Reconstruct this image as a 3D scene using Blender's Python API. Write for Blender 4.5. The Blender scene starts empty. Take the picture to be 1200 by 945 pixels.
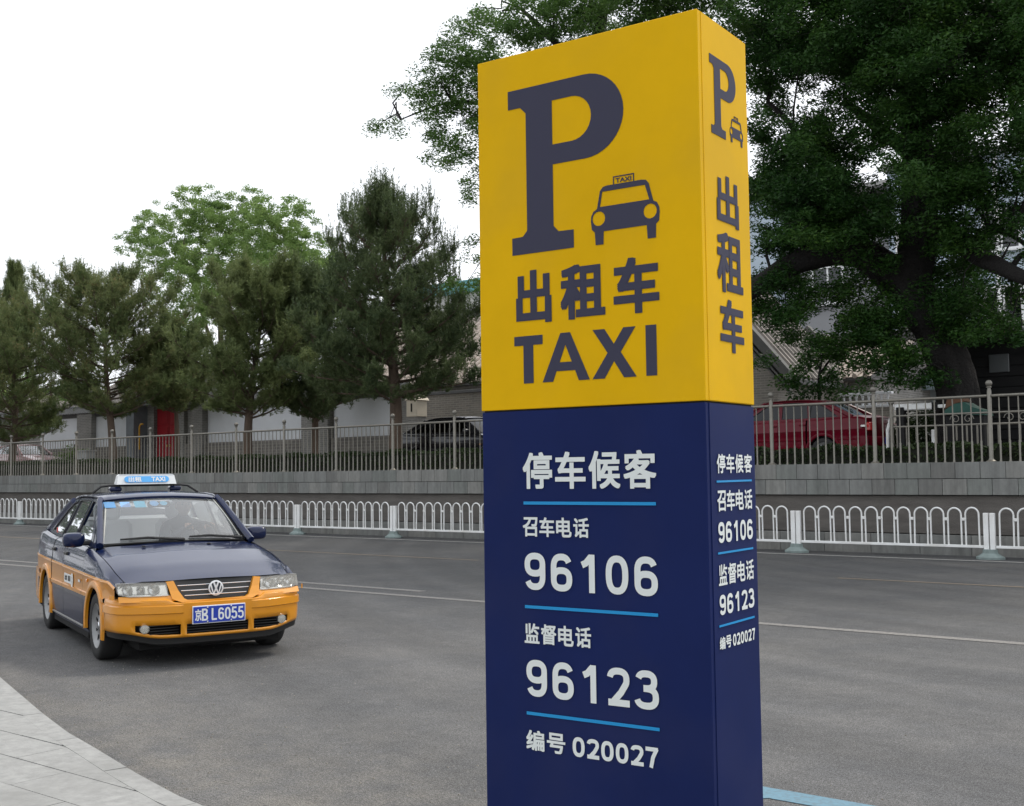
import bpy, bmesh, math, random
import numpy as np
from mathutils import Vector, Matrix
from mathutils.geometry import tessellate_polygon

sc = bpy.context.scene
col = sc.collection
PI = math.pi
R_ = math.radians

# ------------------------------------------------------------------ camera
FPX, PITCH, ROLL, YAW, CAMH = 1375.19, 0.0572653, 0.0132005, 0.6749724, 1.59
Fv = Vector((-math.sin(YAW)*math.cos(PITCH), math.cos(YAW)*math.cos(PITCH), math.sin(PITCH)))
R0 = Vector((math.cos(YAW), math.sin(YAW), 0)); U0 = R0.cross(Fv)
Rv = R0*math.cos(ROLL) - U0*math.sin(ROLL)
Uv = R0*math.sin(ROLL) + U0*math.cos(ROLL)
cd = bpy.data.cameras.new('camera'); cam = bpy.data.objects.new('camera', cd); col.objects.link(cam)
cam.matrix_world = Matrix(((Rv.x, Uv.x, -Fv.x, 0), (Rv.y, Uv.y, -Fv.y, 0), (Rv.z, Uv.z, -Fv.z, CAMH), (0, 0, 0, 1)))
cd.sensor_width = 36; cd.lens = 36*FPX/1200; cd.clip_start = 0.05; cd.clip_end = 2000
sc.camera = cam

# ------------------------------------------------------------------ world, sun, exposure
SUN_EL, SUN_AZ = R_(50), R_(78)          # azimuth counted from +X towards +Y
w = bpy.data.worlds.new('World'); sc.world = w; w.use_nodes = True
nt = w.node_tree
sky = nt.nodes.new('ShaderNodeTexSky'); sky.sky_type = 'NISHITA'; sky.sun_disc = False
sky.sun_elevation = SUN_EL; sky.sun_rotation = R_(90) - SUN_AZ
sky.air_density = 1.0; sky.dust_density = 5.0; sky.ozone_density = 1.0
mixn = nt.nodes.new('ShaderNodeMix'); mixn.data_type = 'RGBA'; mixn.inputs[0].default_value = 0.85
mixn.inputs[7].default_value = (11.4, 11.7, 12.2, 1)     # the white haze layer over the whole sky
nt.links.new(sky.outputs[0], mixn.inputs[6])
bg = nt.nodes['Background']; nt.links.new(mixn.outputs[2], bg.inputs[0]); bg.inputs[1].default_value = 0.12
sl = bpy.data.lights.new('sun', 'SUN'); so = bpy.data.objects.new('sun', sl); col.objects.link(so)
sl.energy = 1.8; sl.angle = R_(11); sl.color = (1.0, 0.93, 0.82)
sd = Vector((math.cos(SUN_EL)*math.cos(SUN_AZ), math.cos(SUN_EL)*math.sin(SUN_AZ), math.sin(SUN_EL)))
so.rotation_euler = sd.to_track_quat('Z', 'Y').to_euler(); so.location = (0, 0, 30)
sc.view_settings.view_transform = 'Standard'; sc.view_settings.look = 'None'
sc.view_settings.exposure = 0.10; sc.view_settings.gamma = 1.0
sc.cycles.max_bounces = 8; sc.cycles.transparent_max_bounces = 24; sc.cycles.transmission_bounces = 8
sc.cycles.sample_clamp_indirect = 6

def un(px, py, ax, val):
    """point of the place seen at photo pixel (px,py) on the plane axis ax = val"""
    d = Fv + Rv*((px-600)/FPX) - Uv*((py-472.5)/FPX)
    o = Vector((0, 0, CAMH)); t = (val-o[ax])/d[ax]
    return o + d*t

# ------------------------------------------------------------------ materials
MATS = {}
def mat(name, colr, rough=0.6, metal=0.0, noise=None, bump=None, spec=None, coat=0, emit=None, coords='Object', dirt=None):
    """noise=(scale, amount[, stretch]) varies the colour; bump=(scale, strength, dist)"""
    if name in MATS: return MATS[name]
    m = bpy.data.materials.new(name); m.use_nodes = True; n = m.node_tree.nodes; l = m.node_tree.links
    p = n['Principled BSDF']; p.inputs['Base Color'].default_value = (*colr, 1); p.inputs['Roughness'].default_value = rough
    p.inputs['Metallic'].default_value = metal
    if spec is not None: p.inputs['Specular IOR Level'].default_value = spec
    if coat: p.inputs['Coat Weight'].default_value = coat; p.inputs['Coat Roughness'].default_value = 0.04
    tc = n.new('ShaderNodeTexCoord')
    last = None
    if noise:
        mp = n.new('ShaderNodeMapping'); l.new(tc.outputs[coords], mp.inputs[0])
        if len(noise) > 2: mp.inputs['Scale'].default_value = noise[2]
        nz = n.new('ShaderNodeTexNoise'); nz.inputs['Scale'].default_value = noise[0]; nz.inputs['Detail'].default_value = 8
        nz.inputs['Roughness'].default_value = 0.65
        l.new(mp.outputs[0], nz.inputs[0])
        mr = n.new('ShaderNodeMapRange'); mr.inputs[1].default_value = 0.3; mr.inputs[2].default_value = 0.7
        mr.inputs[3].default_value = 1-noise[1]; mr.inputs[4].default_value = 1+noise[1]
        l.new(nz.outputs[0], mr.inputs[0])
        vm = n.new('ShaderNodeVectorMath'); vm.operation = 'SCALE'; vm.inputs[0].default_value = colr
        l.new(mr.outputs[0], vm.inputs['Scale']); last = vm.outputs[0]
        if dirt:      # (scale, colour, amount)
            nd = n.new('ShaderNodeTexNoise'); nd.inputs['Scale'].default_value = dirt[0]; nd.inputs['Detail'].default_value = 6
            l.new(tc.outputs[coords], nd.inputs[0])
            rr = n.new('ShaderNodeMapRange'); rr.inputs[1].default_value = .48; rr.inputs[2].default_value = .7; rr.inputs[4].default_value = dirt[2]
            l.new(nd.outputs[0], rr.inputs[0])
            mx = n.new('ShaderNodeMix'); mx.data_type = 'RGBA'; l.new(rr.outputs[0], mx.inputs[0]); l.new(last, mx.inputs[6])
            mx.inputs[7].default_value = (*dirt[1], 1); last = mx.outputs[2]
        l.new(last, p.inputs['Base Color'])
    if bump:
        nb = n.new('ShaderNodeTexNoise'); nb.inputs['Scale'].default_value = bump[0]; nb.inputs['Detail'].default_value = 6
        l.new(tc.outputs[coords], nb.inputs[0])
        bp = n.new('ShaderNodeBump'); bp.inputs['Strength'].default_value = bump[1]; bp.inputs['Distance'].default_value = bump[2]
        l.new(nb.outputs[0], bp.inputs['Height']); l.new(bp.outputs[0], p.inputs['Normal'])
    MATS[name] = m
    return m

def glass_mat(name, tint, k=1.0, film=0.0, fcol=(.8, .82, .8)):
    if name in MATS: return MATS[name]
    m = bpy.data.materials.new(name); m.use_nodes = True; n = m.node_tree.nodes; l = m.node_tree.links
    n.remove(n['Principled BSDF']); out = n['Material Output']
    tr = n.new('ShaderNodeBsdfTransparent'); tr.inputs[0].default_value = (*tint, 1)
    gl = n.new('ShaderNodeBsdfGlossy'); gl.inputs['Roughness'].default_value = 0.02; gl.inputs[0].default_value = (.95, .97, 1, 1)
    fr = n.new('ShaderNodeFresnel'); fr.inputs[0].default_value = 1.5
    mu = n.new('ShaderNodeMath'); mu.operation = 'MULTIPLY'; mu.inputs[1].default_value = k; mu.use_clamp = True
    l.new(fr.outputs[0], mu.inputs[0])
    mx = n.new('ShaderNodeMixShader'); l.new(mu.outputs[0], mx.inputs[0]); l.new(tr.outputs[0], mx.inputs[1]); l.new(gl.outputs[0], mx.inputs[2])
    if film:
        df = n.new('ShaderNodeBsdfDiffuse'); df.inputs[0].default_value = (*fcol, 1)
        m2 = n.new('ShaderNodeMixShader'); m2.inputs[0].default_value = film
        l.new(mx.outputs[0], m2.inputs[1]); l.new(df.outputs[0], m2.inputs[2]); mx = m2
    l.new(mx.outputs[0], out.inputs[0]); MATS[name] = m
    return m

def leaf_mat(name, c1, c2, c3=None, trans=0.3, scale=0.7, rough=0.55):
    """foliage whose colour varies from clump to clump and leaf to leaf"""
    m = bpy.data.materials.new(name); m.use_nodes = True; n = m.node_tree.nodes; l = m.node_tree.links
    p = n['Principled BSDF']; p.inputs['Roughness'].default_value = rough; p.inputs['Specular IOR Level'].default_value = 0.25
    tc = n.new('ShaderNodeTexCoord')
    def nz(s, d):
        x = n.new('ShaderNodeTexNoise'); x.inputs['Scale'].default_value = s; x.inputs['Detail'].default_value = d; l.new(tc.outputs['Object'], x.inputs[0]); return x
    a = nz(scale, 2); b = nz(9, 1)
    ad = n.new('ShaderNodeMath'); ad.operation = 'ADD'; l.new(a.outputs[0], ad.inputs[0]); l.new(b.outputs[0], ad.inputs[1])
    r = n.new('ShaderNodeValToRGB'); r.color_ramp.elements[0].position = .38; r.color_ramp.elements[1].position = .62
    hf = n.new('ShaderNodeMath'); hf.operation = 'MULTIPLY'; hf.inputs[1].default_value = .5; l.new(ad.outputs[0], hf.inputs[0])
    r.color_ramp.elements[0].color = (*c1, 1); r.color_ramp.elements[1].color = (*c2, 1)
    if c3:
        e = r.color_ramp.elements.new(.66); e.color = (*c3, 1)
    l.new(hf.outputs[0], r.inputs[0]); l.new(r.outputs[0], p.inputs['Base Color'])
    tl = n.new('ShaderNodeBsdfTranslucent'); l.new(r.outputs[0], tl.inputs[0])
    mx = n.new('ShaderNodeMixShader'); mx.inputs[0].default_value = trans
    l.new(p.outputs[0], mx.inputs[1]); l.new(tl.outputs[0], mx.inputs[2]); l.new(mx.outputs[0], n['Material Output'].inputs[0])
    MATS[name] = m
    return m

def brick_mat(name, c1, c2, mortar, bw=.26, bh=.07, ms=.012, plane='XZ'):
    m = bpy.data.materials.new(name); m.use_nodes = True; n = m.node_tree.nodes; l = m.node_tree.links
    p = n['Principled BSDF']; p.inputs['Roughness'].default_value = .85
    tc = n.new('ShaderNodeTexCoord'); sx = n.new('ShaderNodeSeparateXYZ'); l.new(tc.outputs['Object'], sx.inputs[0])
    ad = n.new('ShaderNodeMath'); l.new(sx.outputs[0], ad.inputs[0]); l.new(sx.outputs[1], ad.inputs[1])
    cb = n.new('ShaderNodeCombineXYZ'); l.new(ad.outputs[0], cb.inputs[0]); l.new(sx.outputs[2], cb.inputs[1])
    b = n.new('ShaderNodeTexBrick'); b.inputs['Scale'].default_value = 1; b.inputs['Brick Width'].default_value = bw
    b.inputs['Row Height'].default_value = bh; b.inputs['Mortar Size'].default_value = ms
    b.inputs['Color1'].default_value = (*c1, 1); b.inputs['Color2'].default_value = (*c2, 1); b.inputs['Mortar'].default_value = (*mortar, 1)
    l.new(cb.outputs[0], b.inputs[0])
    nz = n.new('ShaderNodeTexNoise'); nz.inputs['Scale'].default_value = 1.7; nz.inputs['Detail'].default_value = 5; l.new(tc.outputs['Object'], nz.inputs[0])
    mr = n.new('ShaderNodeMapRange'); mr.inputs[3].default_value = .7; mr.inputs[4].default_value = 1.3; l.new(nz.outputs[0], mr.inputs[0])
    vm = n.new('ShaderNodeVectorMath'); vm.operation = 'SCALE'; l.new(b.outputs[0], vm.inputs[0]); l.new(mr.outputs[0], vm.inputs['Scale'])
    l.new(vm.outputs[0], p.inputs['Base Color'])
    bp = n.new('ShaderNodeBump'); bp.inputs['Strength'].default_value = .5; bp.inputs['Distance'].default_value = .01; bp.invert = True
    l.new(b.outputs['Fac'], bp.inputs['Height']); l.new(bp.outputs[0], p.inputs['Normal'])
    MATS[name] = m
    return m

# ------------------------------------------------------------------ mesh builder
class MB:
    def __init__(s): s.v = []; s.f = []; s.m = []
    def add(s, vs, fs, mi=0):
        o = len(s.v); s.v += [tuple(x) for x in vs]; s.f += [tuple(i+o for i in q) for q in fs]; s.m += [mi]*len(fs); return s
    def box(s, c, d, mi=0, rz=0, bev=0, rx=0, ry=0):
        hx, hy, hz = d[0]/2, d[1]/2, d[2]/2
        if bev:
            b = min(bev, hx*.9, hy*.9, hz*.9)
            vs = []; idx = {}
            for sx in (-1, 1):
                for sy in (-1, 1):
                    for sz in (-1, 1):
                        for k in range(3):
                            q = [sx*(hx-(b if k != 0 else 0)), sy*(hy-(b if k != 1 else 0)), sz*(hz-(b if k != 2 else 0))]
                            idx[(sx, sy, sz, k)] = len(vs); vs.append(q)
            I = lambda *a: idx[a]
            fs = []
            for g in (-1, 1):
                fs.append([I(g, -1, -1, 0), I(g, 1, -1, 0), I(g, 1, 1, 0), I(g, -1, 1, 0)][::g])
                fs.append([I(-1, g, -1, 1), I(1, g, -1, 1), I(1, g, 1, 1), I(-1, g, 1, 1)][::-g])
                fs.append([I(-1, -1, g, 2), I(1, -1, g, 2), I(1, 1, g, 2), I(-1, 1, g, 2)][::g])
            for a in (-1, 1):
                for c_ in (-1, 1):
                    fs.append([I(-1, a, c_, 1), I(1, a, c_, 1), I(1, a, c_, 2), I(-1, a, c_, 2)][::(a*c_)])
                    fs.append([I(a, -1, c_, 0), I(a, 1, c_, 0), I(a, 1, c_, 2), I(a, -1, c_, 2)][::-(a*c_)])
                    fs.append([I(a, c_, -1, 0), I(a, c_, 1, 0), I(a, c_, 1, 1), I(a, c_, -1, 1)][::(a*c_)])
                    for e in (-1, 1):
                        fs.append([I(a, c_, e, 0), I(a, c_, e, 1), I(a, c_, e, 2)][::(a*c_*e)])
        else:
            vs = [(x, y, z) for x in (-hx, hx) for y in (-hy, hy) for z in (-hz, hz)]
            fs = [(0, 1, 3, 2), (4, 6, 7, 5), (0, 4, 5, 1), (2, 3, 7, 6), (0, 2, 6, 4), (1, 5, 7, 3)]
        M = Matrix.Rotation(rz, 3, 'Z') @ Matrix.Rotation(ry, 3, 'Y') @ Matrix.Rotation(rx, 3, 'X')
        vs = [M @ Vector(q) + Vector(c) for q in vs]
        return s.add(vs, fs, mi)
    def tube(s, pts, rad, n=8, mi=0, cap=True, closed=False):
        pts = [Vector(p) for p in pts]; N = len(pts)
        if not hasattr(rad, '__len__'): rad = [rad]*N
        o = len(s.v); rings = []; up = None
        for i, p in enumerate(pts):
            if closed: t = pts[(i+1) % N] - pts[i-1]
            elif i == 0: t = pts[1]-p
            elif i == N-1: t = p-pts[i-1]
            else: t = (pts[i+1]-p).normalized() + (p-pts[i-1]).normalized()
            if t.length < 1e-9: t = Vector((0, 0, 1))
            t.normalize()
            if up is None:
                up = Vector((0, 0, 1)) if abs(t.z) < .9 else Vector((1, 0, 0))
            a = t.cross(up)
            if a.length < 1e-6: a = t.cross(Vector((0, 1, 0)))
            a.normalize(); b = a.cross(t).normalized(); up = b
            s.v += [tuple(p + (a*math.cos(k*2*PI/n) + b*math.sin(k*2*PI/n))*rad[i]) for k in range(n)]
        M = N if closed else N-1
        for i in range(M):
            j = (i+1) % N
            for k in range(n):
                k2 = (k+1) % n
                s.f.append((o+i*n+k, o+i*n+k2, o+j*n+k2, o+j*n+k)); s.m.append(mi)
        if cap and not closed:
            s.f.append(tuple(o+k for k in range(n))[::-1]); s.m.append(mi)
            s.f.append(tuple(o+(N-1)*n+k for k in range(n))); s.m.append(mi)
        return s
    def lathe(s, prof, n=24, axis='Z', c=(0, 0, 0), mi=0):
        """prof: list of (radius, height)"""
        o = len(s.v); c = Vector(c)
        for (r, h) in prof:
            for k in range(n):
                a = 2*PI*k/n
                if axis == 'Z': q = Vector((r*math.cos(a), r*math.sin(a), h))
                elif axis == 'Y': q = Vector((r*math.cos(a), h, r*math.sin(a)))
                else: q = Vector((h, r*math.cos(a), r*math.sin(a)))
                s.v.append(tuple(q+c))
        for i in range(len(prof)-1):
            for k in range(n):
                k2 = (k+1) % n; s.f.append((o+i*n+k, o+i*n+k2, o+(i+1)*n+k2, o+(i+1)*n+k)); s.m.append(mi)
        return s
    def prism(s, poly, h0, h1, fn=None, holes=(), mi=0):
        """poly in (a,b), extruded from h0 to h1; fn(a,b,h)->xyz"""
        fn = fn or (lambda a, b, h: (a, b, h))
        loops = [poly] + list(holes)
        flat = [p for lp in loops for p in lp]
        tris = tessellate_polygon([[Vector((p[0], p[1], 0)) for p in lp] for lp in loops])
        n = len(flat); o = len(s.v)
        s.v += [tuple(fn(a, b, h0)) for a, b in flat] + [tuple(fn(a, b, h1)) for a, b in flat]
        for t in tris:
            s.f.append((o+t[0], o+t[1], o+t[2])); s.m.append(mi)
            s.f.append((o+n+t[2], o+n+t[1], o+n+t[0])); s.m.append(mi)
        k = 0
        for lp in loops:
            L = len(lp)
            for i in range(L):
                j = (i+1) % L; s.f.append((o+k+i, o+k+j, o+n+k+j, o+n+k+i)); s.m.append(mi)
            k += L
        return s
    def ball(s, c, r, n=12, m=8, mi=0, sc_=(1, 1, 1)):
        prof = [(max(1e-4, math.sin(PI*i/m))*r, -math.cos(PI*i/m)*r) for i in range(m+1)]
        o = len(s.v); s.lathe(prof, n, 'Z', (0, 0, 0), mi)
        for i in range(o, len(s.v)):
            q = s.v[i]; s.v[i] = (q[0]*sc_[0]+c[0], q[1]*sc_[1]+c[1], q[2]*sc_[2]+c[2])
        return s
    def grid(s, P, mi=0, flip=False):
        o = len(s.v); a = len(P); b = len(P[0])
        for r in P: s.v += [tuple(q) for q in r]
        for i in range(a-1):
            for j in range(b-1):
                q = (o+i*b+j, o+i*b+j+1, o+(i+1)*b+j+1, o+(i+1)*b+j)
                s.f.append(q[::-1] if flip else q); s.m.append(mi)
        return s
    def mesh(s, name, mats, smooth=False, sharp=40):
        me = bpy.data.meshes.new(name); me.from_pydata(s.v, [], s.f)
        for m in (mats if isinstance(mats, (list, tuple)) else [mats]): me.materials.append(m)
        me.polygons.foreach_set('material_index', s.m)
        bm = bmesh.new(); bm.from_mesh(me)
        bmesh.ops.remove_doubles(bm, verts=bm.verts, dist=1e-5)
        bmesh.ops.recalc_face_normals(bm, faces=bm.faces); bm.to_mesh(me); bm.free()
        if smooth:
            me.polygons.foreach_set('use_smooth', [True]*len(me.polygons)); me.set_sharp_from_angle(angle=R_(sharp))
        me.update(); return me
    def build(s, name, mats, parent=None, smooth=False, sharp=40, loc=None, rz=0):
        return link(name, s.mesh(name, mats, smooth, sharp), parent, loc, rz)

def link(name, me, parent=None, loc=None, rz=0):
    o = bpy.data.objects.new(name, me); col.objects.link(o)
    if parent: o.parent = parent
    if loc: o.location = loc
    if rz: o.rotation_euler = (0, 0, rz)
    return o

def np_mesh(name, V, F, m):
    """V (n,3) array, F (k,3|4) array -> mesh"""
    me = bpy.data.meshes.new(name); k = F.shape[1]
    me.vertices.add(len(V)); me.vertices.foreach_set('co', V.astype(np.float32).ravel())
    me.loops.add(F.size); me.loops.foreach_set('vertex_index', F.astype(np.int32).ravel())
    me.polygons.add(len(F)); me.polygons.foreach_set('loop_start', np.arange(0, F.size, k, dtype=np.int32))
    try: me.polygons.foreach_set('loop_total', np.full(len(F), k, dtype=np.int32))
    except Exception: pass
    me.materials.append(m); me.update(calc_edges=True); return me

def tag(o, label=None, cat=None, group=None, kind=None):
    if label: o['label'] = label
    if cat: o['category'] = cat
    if group: o['group'] = group
    if kind: o['kind'] = kind
    return o

def thing(name, label, cat, loc=(0, 0, 0), rz=0, group=None):
    o = bpy.data.objects.new(name, None); col.objects.link(o); o.location = loc; o.rotation_euler = (0, 0, rz)
    o.empty_display_size = .3
    return tag(o, label, cat, group)

def text_geo(body, u0, u1, z0, z1, bold=0.0, steps=8, h=0.0012):
    """(verts[(u,z,h)], faces) of lettering stretched to fill the box"""
    c = bpy.data.curves.new('lettering', 'FONT'); c.body = body; c.size = 1; c.resolution_u = 5
    o = bpy.data.objects.new('lettering', c); col.objects.link(o)
    dg = bpy.context.evaluated_depsgraph_get(); dg.update()
    me = bpy.data.meshes.new_from_object(o.evaluated_get(dg))
    vs = [v.co.copy() for v in me.vertices]; fs = [tuple(p.vertices) for p in me.polygons]
    bpy.data.objects.remove(o); bpy.data.curves.remove(c); bpy.data.meshes.remove(me)
    x0 = min(v.x for v in vs); x1 = max(v.x for v in vs); y0 = min(v.y for v in vs); y1 = max(v.y for v in vs)
    V = []; F = []; offs = [(0, 0)] + ([(sx*bold*f_, sy*bold*f_) for f_ in ((1, .5) if bold > .003 else (1,)) for sx, sy in ((1, 1), (1, -1), (-1, 1), (-1, -1), (1, 0), (-1, 0), (0, 1), (0, -1))] if bold else [])
    for k, (a, b) in enumerate(offs):
        o_ = len(V)
        for v in vs:
            V.append((u0+bold+(v.x-x0)/(x1-x0)*(u1-u0-2*bold)+a, z0+bold+(v.y-y0)/(y1-y0)*(z1-z0-2*bold)+b, h+k*0.00003))
        F += [tuple(i+o_ for i in f) for f in fs]
    return V, F

def arc(cx, cy, rx, ry, a0, a1, n=14):
    return [(cx+rx*math.cos(R_(a0+(a1-a0)*i/n)), cy+ry*math.sin(R_(a0+(a1-a0)*i/n))) for i in range(n+1)]

def sarc(cx, cy, rx, ry, a0, a1, n=14, e=.80):
    out = []
    for i in range(n+1):
        t = R_(a0+(a1-a0)*i/n); c, s_ = math.cos(t), math.sin(t)
        out.append((cx+rx*math.copysign(abs(c)**e, c), cy+ry*math.copysign(abs(s_)**e, s_)))
    return out
# heavy sans digits as strokes in a 0..1 x 0..1 box (t = stroke thickness)
def glyph_strokes(ch, t):
    a = t/2; w_ = 1-a; aw = a*1.45   # horizontal stroke looks wider than vertical extent
    S = {
     '0': [(sarc(.5, .5, .5-aw, .5-a, 0, 360, 32), True)],
     '6': [(sarc(.5, .32, .5-aw, .32-a, 0, 360, 28), True), (sarc(.5, .62, .5-aw, .38-a, 25, 180, 14)+[(aw, .34)], False)],
     '9': [(sarc(.5, .68, .5-aw, .32-a, 0, 360, 28), True), (sarc(.5, .38, .5-aw, .38-a, 205, 360, 14)+[(1-aw, .66)], False)],
     '1': [([(.68, 0), (.68, 1)], False), ([(.10, .72), (.34, .775), (.56, .90), (.66, 1-a*.6)], False)],
     '2': [(sarc(.5, .70, .5-aw, .30-a, 172, -28, 16)+[(.62, .36), (.20, .06)], False), ([(.04, a), (1, a)], False)],
     '3': [(sarc(.46, 1-a-(1-a-.535)/2, .40-a*.6, (1-a-.535)/2, 165, -90, 18), False), (sarc(.46, a+(.535-a)/2, .54-aw, (.535-a)/2, 90, -165, 20), False), ([(.34, .535), (.48, .535)], False)],
     '5': [([(.92, 1-a), (.22, 1-a), (.13, .5)], False), (sarc(.47, .335, .53-aw, .335-a, 140, -165, 20), False)],
     '7': [([(0, 1-a), (1-a*.6, 1-a)], False), ([(.86, .95), (.55, .5), (.40, 0)], False)],
     'B': [([(aw, 0), (aw, 1)], False), ([(aw, 1-a)]+sarc(.55, .75, .38-a, .25-a, 90, -90, 10)+[(aw, .5)], False), ([(aw, .5)]+sarc(.58, .26, .42-a, .26-a, 90, -90, 10)+[(aw, a)], False)],
     'L': [([(aw, 1), (aw, a)], False), ([(0, a), (.95, a)], False)],
    }
    return S[ch]

def ribbon(pts, closed, hw, sx, sy):
    """thick stroke with the given half-width; pts in unit box scaled by sx, sy"""
    P = [Vector((p[0]*sx, p[1]*sy)) for p in pts]
    if closed: P = P[:-1]
    N = len(P); Lf = []; Rt = []
    for i in range(N):
        a = P[i-1] if (closed or i > 0) else None; b = P[(i+1) % N] if (closed or i < N-1) else None
        t1 = (P[i]-a).normalized() if a is not None else None; t2 = (b-P[i]).normalized() if b is not None else None
        t = (t1+t2).normalized() if t1 is not None and t2 is not None else (t1 if t1 is not None else t2)
        n = Vector((-t.y, t.x)); k = 1.0
        if t1 is not None and t2 is not None: k = 1/max(.6, t.dot(t1))
        Lf.append(P[i]+n*hw*k); Rt.append(P[i]-n*hw*k)
    V = Lf+Rt; F = []
    for i in range(N if closed else N-1):
        j = (i+1) % N; F.append((i, N+i, N+j, j))
    return V, F

def digits_geo(s, u0, u1, z0, z1, t=0.17, gap=.28, h=0.0012, gaps=None):
    n = len(s); W = (u1-u0)/(n+(n-1)*gap); H = z1-z0; V = []; F = []; x = u0
    for ch in s:
        ww = W*(.78 if ch == '1' else 1); xo = x+(W-ww)/2
        for k, (pts, cl) in enumerate(glyph_strokes(ch, t)):
            v, f = ribbon(pts, cl, t*H/2, ww, H); o = len(V)
            V += [(xo+q.x, z0+q.y, h+k*.00004) for q in v]; F += [tuple(i+o for i in g) for g in f]
        x += W*(1+gap)
    return V, F
# ================================================================== setting
def ground_mat():
    m = bpy.data.materials.new('asphalt'); m.use_nodes = True; n = m.node_tree.nodes; l = m.node_tree.links
    p = n['Principled BSDF']; p.inputs['Roughness'].default_value = .9; p.inputs['Specular IOR Level'].default_value = .3
    tc = n.new('ShaderNodeTexCoord')
    def noise(s, d, r=.6, scale=None):
        x = n.new('ShaderNodeTexNoise'); x.inputs['Scale'].default_value = s; x.inputs['Detail'].default_value = d; x.inputs['Roughness'].default_value = r
        if scale:
            mp = n.new('ShaderNodeMapping'); mp.inputs['Scale'].default_value = scale; l.new(tc.outputs['Object'], mp.inputs[0]); l.new(mp.outputs[0], x.inputs[0])
        else: l.new(tc.outputs['Object'], x.inputs[0])
        return x.outputs[0]
    def rng_(src, a, b_, c, d):
        r = n.new('ShaderNodeMapRange'); r.inputs[1].default_value = a; r.inputs[2].default_value = b_; r.inputs[3].default_value = c; r.inputs[4].default_value = d
        l.new(src, r.inputs[0]); return r.outputs[0]
    def mul(a, b_):
        x = n.new('ShaderNodeMath'); x.operation = 'MULTIPLY'; l.new(a, x.inputs[0]); l.new(b_, x.inputs[1]); return x.outputs[0]
    # dusty sandy patches over dark bitumen
    patch = rng_(noise(.9, 12, .72), .40, .66, 0, 1)
    mx = n.new('ShaderNodeMix'); mx.data_type = 'RGBA'; l.new(patch, mx.inputs[0]); mx.inputs[6].default_value = (.092, .093, .095, 1); mx.inputs[7].default_value = (.122, .120, .117, 1)
    # pavement-side sand and grit: a band along the near kerb (world Y below 7)
    sx = n.new('ShaderNodeSeparateXYZ'); l.new(tc.outputs['Object'], sx.inputs[0])
    near = rng_(sx.outputs[1], 3.2, 5.6, 1, 0); near = mul(near, rng_(noise(2.6, 10, .75), .38, .68, 0, .75))
    m3 = n.new('ShaderNodeMix'); m3.data_type = 'RGBA'; l.new(near, m3.inputs[0]); l.new(mx.outputs[2], m3.inputs[6]); m3.inputs[7].default_value = (.195, .178, .150, 1)
    grain = mul(rng_(noise(170, 2), .33, .68, .35, 1.85), rng_(noise(62, 3, .7), .35, .66, .66, 1.42))
    mid = rng_(noise(9, 10, .8), .32, .70, .80, 1.22)
    track = rng_(noise(1, 9, .75, (.10, 1.3, 1)), .3, .7, .93, 1.07)
    # faint tyre sweeps of cabs pulling away from the rank (arcs round a far centre)
    ds = n.new('ShaderNodeVectorMath'); ds.operation = 'DISTANCE'; l.new(tc.outputs['Object'], ds.inputs[0]); ds.inputs[1].default_value = (6, 38, 0)
    sw_ = n.new('ShaderNodeTexNoise'); sw_.noise_dimensions = '1D'; sw_.inputs['Scale'].default_value = 1.6; sw_.inputs['Detail'].default_value = 5; l.new(ds.outputs['Value'], sw_.inputs['W'])
    far_ = rng_(sx.outputs[1], 8.5, 14.5, 1, .70); track = mul(track, far_)     # asphalt tone goes darker towards the far lanes
    tot = mul(mul(mul(grain, mid), track), rng_(sw_.outputs[0], .35, .65, .92, 1.09))
    vm = n.new('ShaderNodeVectorMath'); vm.operation = 'SCALE'; l.new(m3.outputs[2], vm.inputs[0]); l.new(tot, vm.inputs['Scale']); l.new(vm.outputs[0], p.inputs['Base Color'])
    bp = n.new('ShaderNodeBump'); bp.inputs['Strength'].default_value = .7; bp.inputs['Distance'].default_value = .006; l.new(noise(190, 4, .7), bp.inputs['Height']); l.new(bp.outputs[0], p.inputs['Normal'])
    return m
ASPH = ground_mat()

def sheet(name, x0, x1, y0, y1, z, m, kind='structure', parent=None):
    mb = MB(); mb.add([(x0, y0, z), (x1, y0, z), (x1, y1, z), (x0, y1, z)], [(0, 1, 2, 3)])
    o = mb.build(name, m, parent)
    if kind: o['kind'] = kind
    return o
sheet('ground', -400, 400, -400, 400, -0.06, mat('soil', (.16, .15, .13), .95, noise=(.4, .2)))
sheet('road', -300, 300, -30, 20.95, 0, ASPH)

def paint_mat(name, c, wear=.35):
    m = bpy.data.materials.new(name); m.use_nodes = True; n = m.node_tree.nodes; l = m.node_tree.links
    p = n['Principled BSDF']; p.inputs['Roughness'].default_value = .75
    tc = n.new('ShaderNodeTexCoord'); a = n.new('ShaderNodeTexNoise'); a.inputs['Scale'].default_value = 28; a.inputs['Detail'].default_value = 7
    a.inputs['Roughness'].default_value = .75
    l.new(tc.outputs['Object'], a.inputs[0])
    r = n.new('ShaderNodeMapRange'); r.inputs[1].default_value = .45; r.inputs[2].default_value = .62; r.inputs[3].default_value = 0; r.inputs[4].default_value = wear
    l.new(a.outputs[0], r.inputs[0])
    mx = n.new('ShaderNodeMix'); mx.data_type = 'RGBA'; l.new(r.outputs[0], mx.inputs[0]); mx.inputs[6].default_value = (*c, 1); mx.inputs[7].default_value = (.10, .098, .095, 1)
    l.new(mx.outputs[2], p.inputs['Base Color']); return m
WPAINT = paint_mat('worn white road paint', (.235, .225, .21), .9)
EDGEP = paint_mat('edge line paint', (.44, .43, .40), .6)
YPAINT = paint_mat('faded yellow road paint', (.24, .185, .12), .85)
BPAINT = paint_mat('pale blue road paint', (.125, .245, .32), .45)
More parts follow.
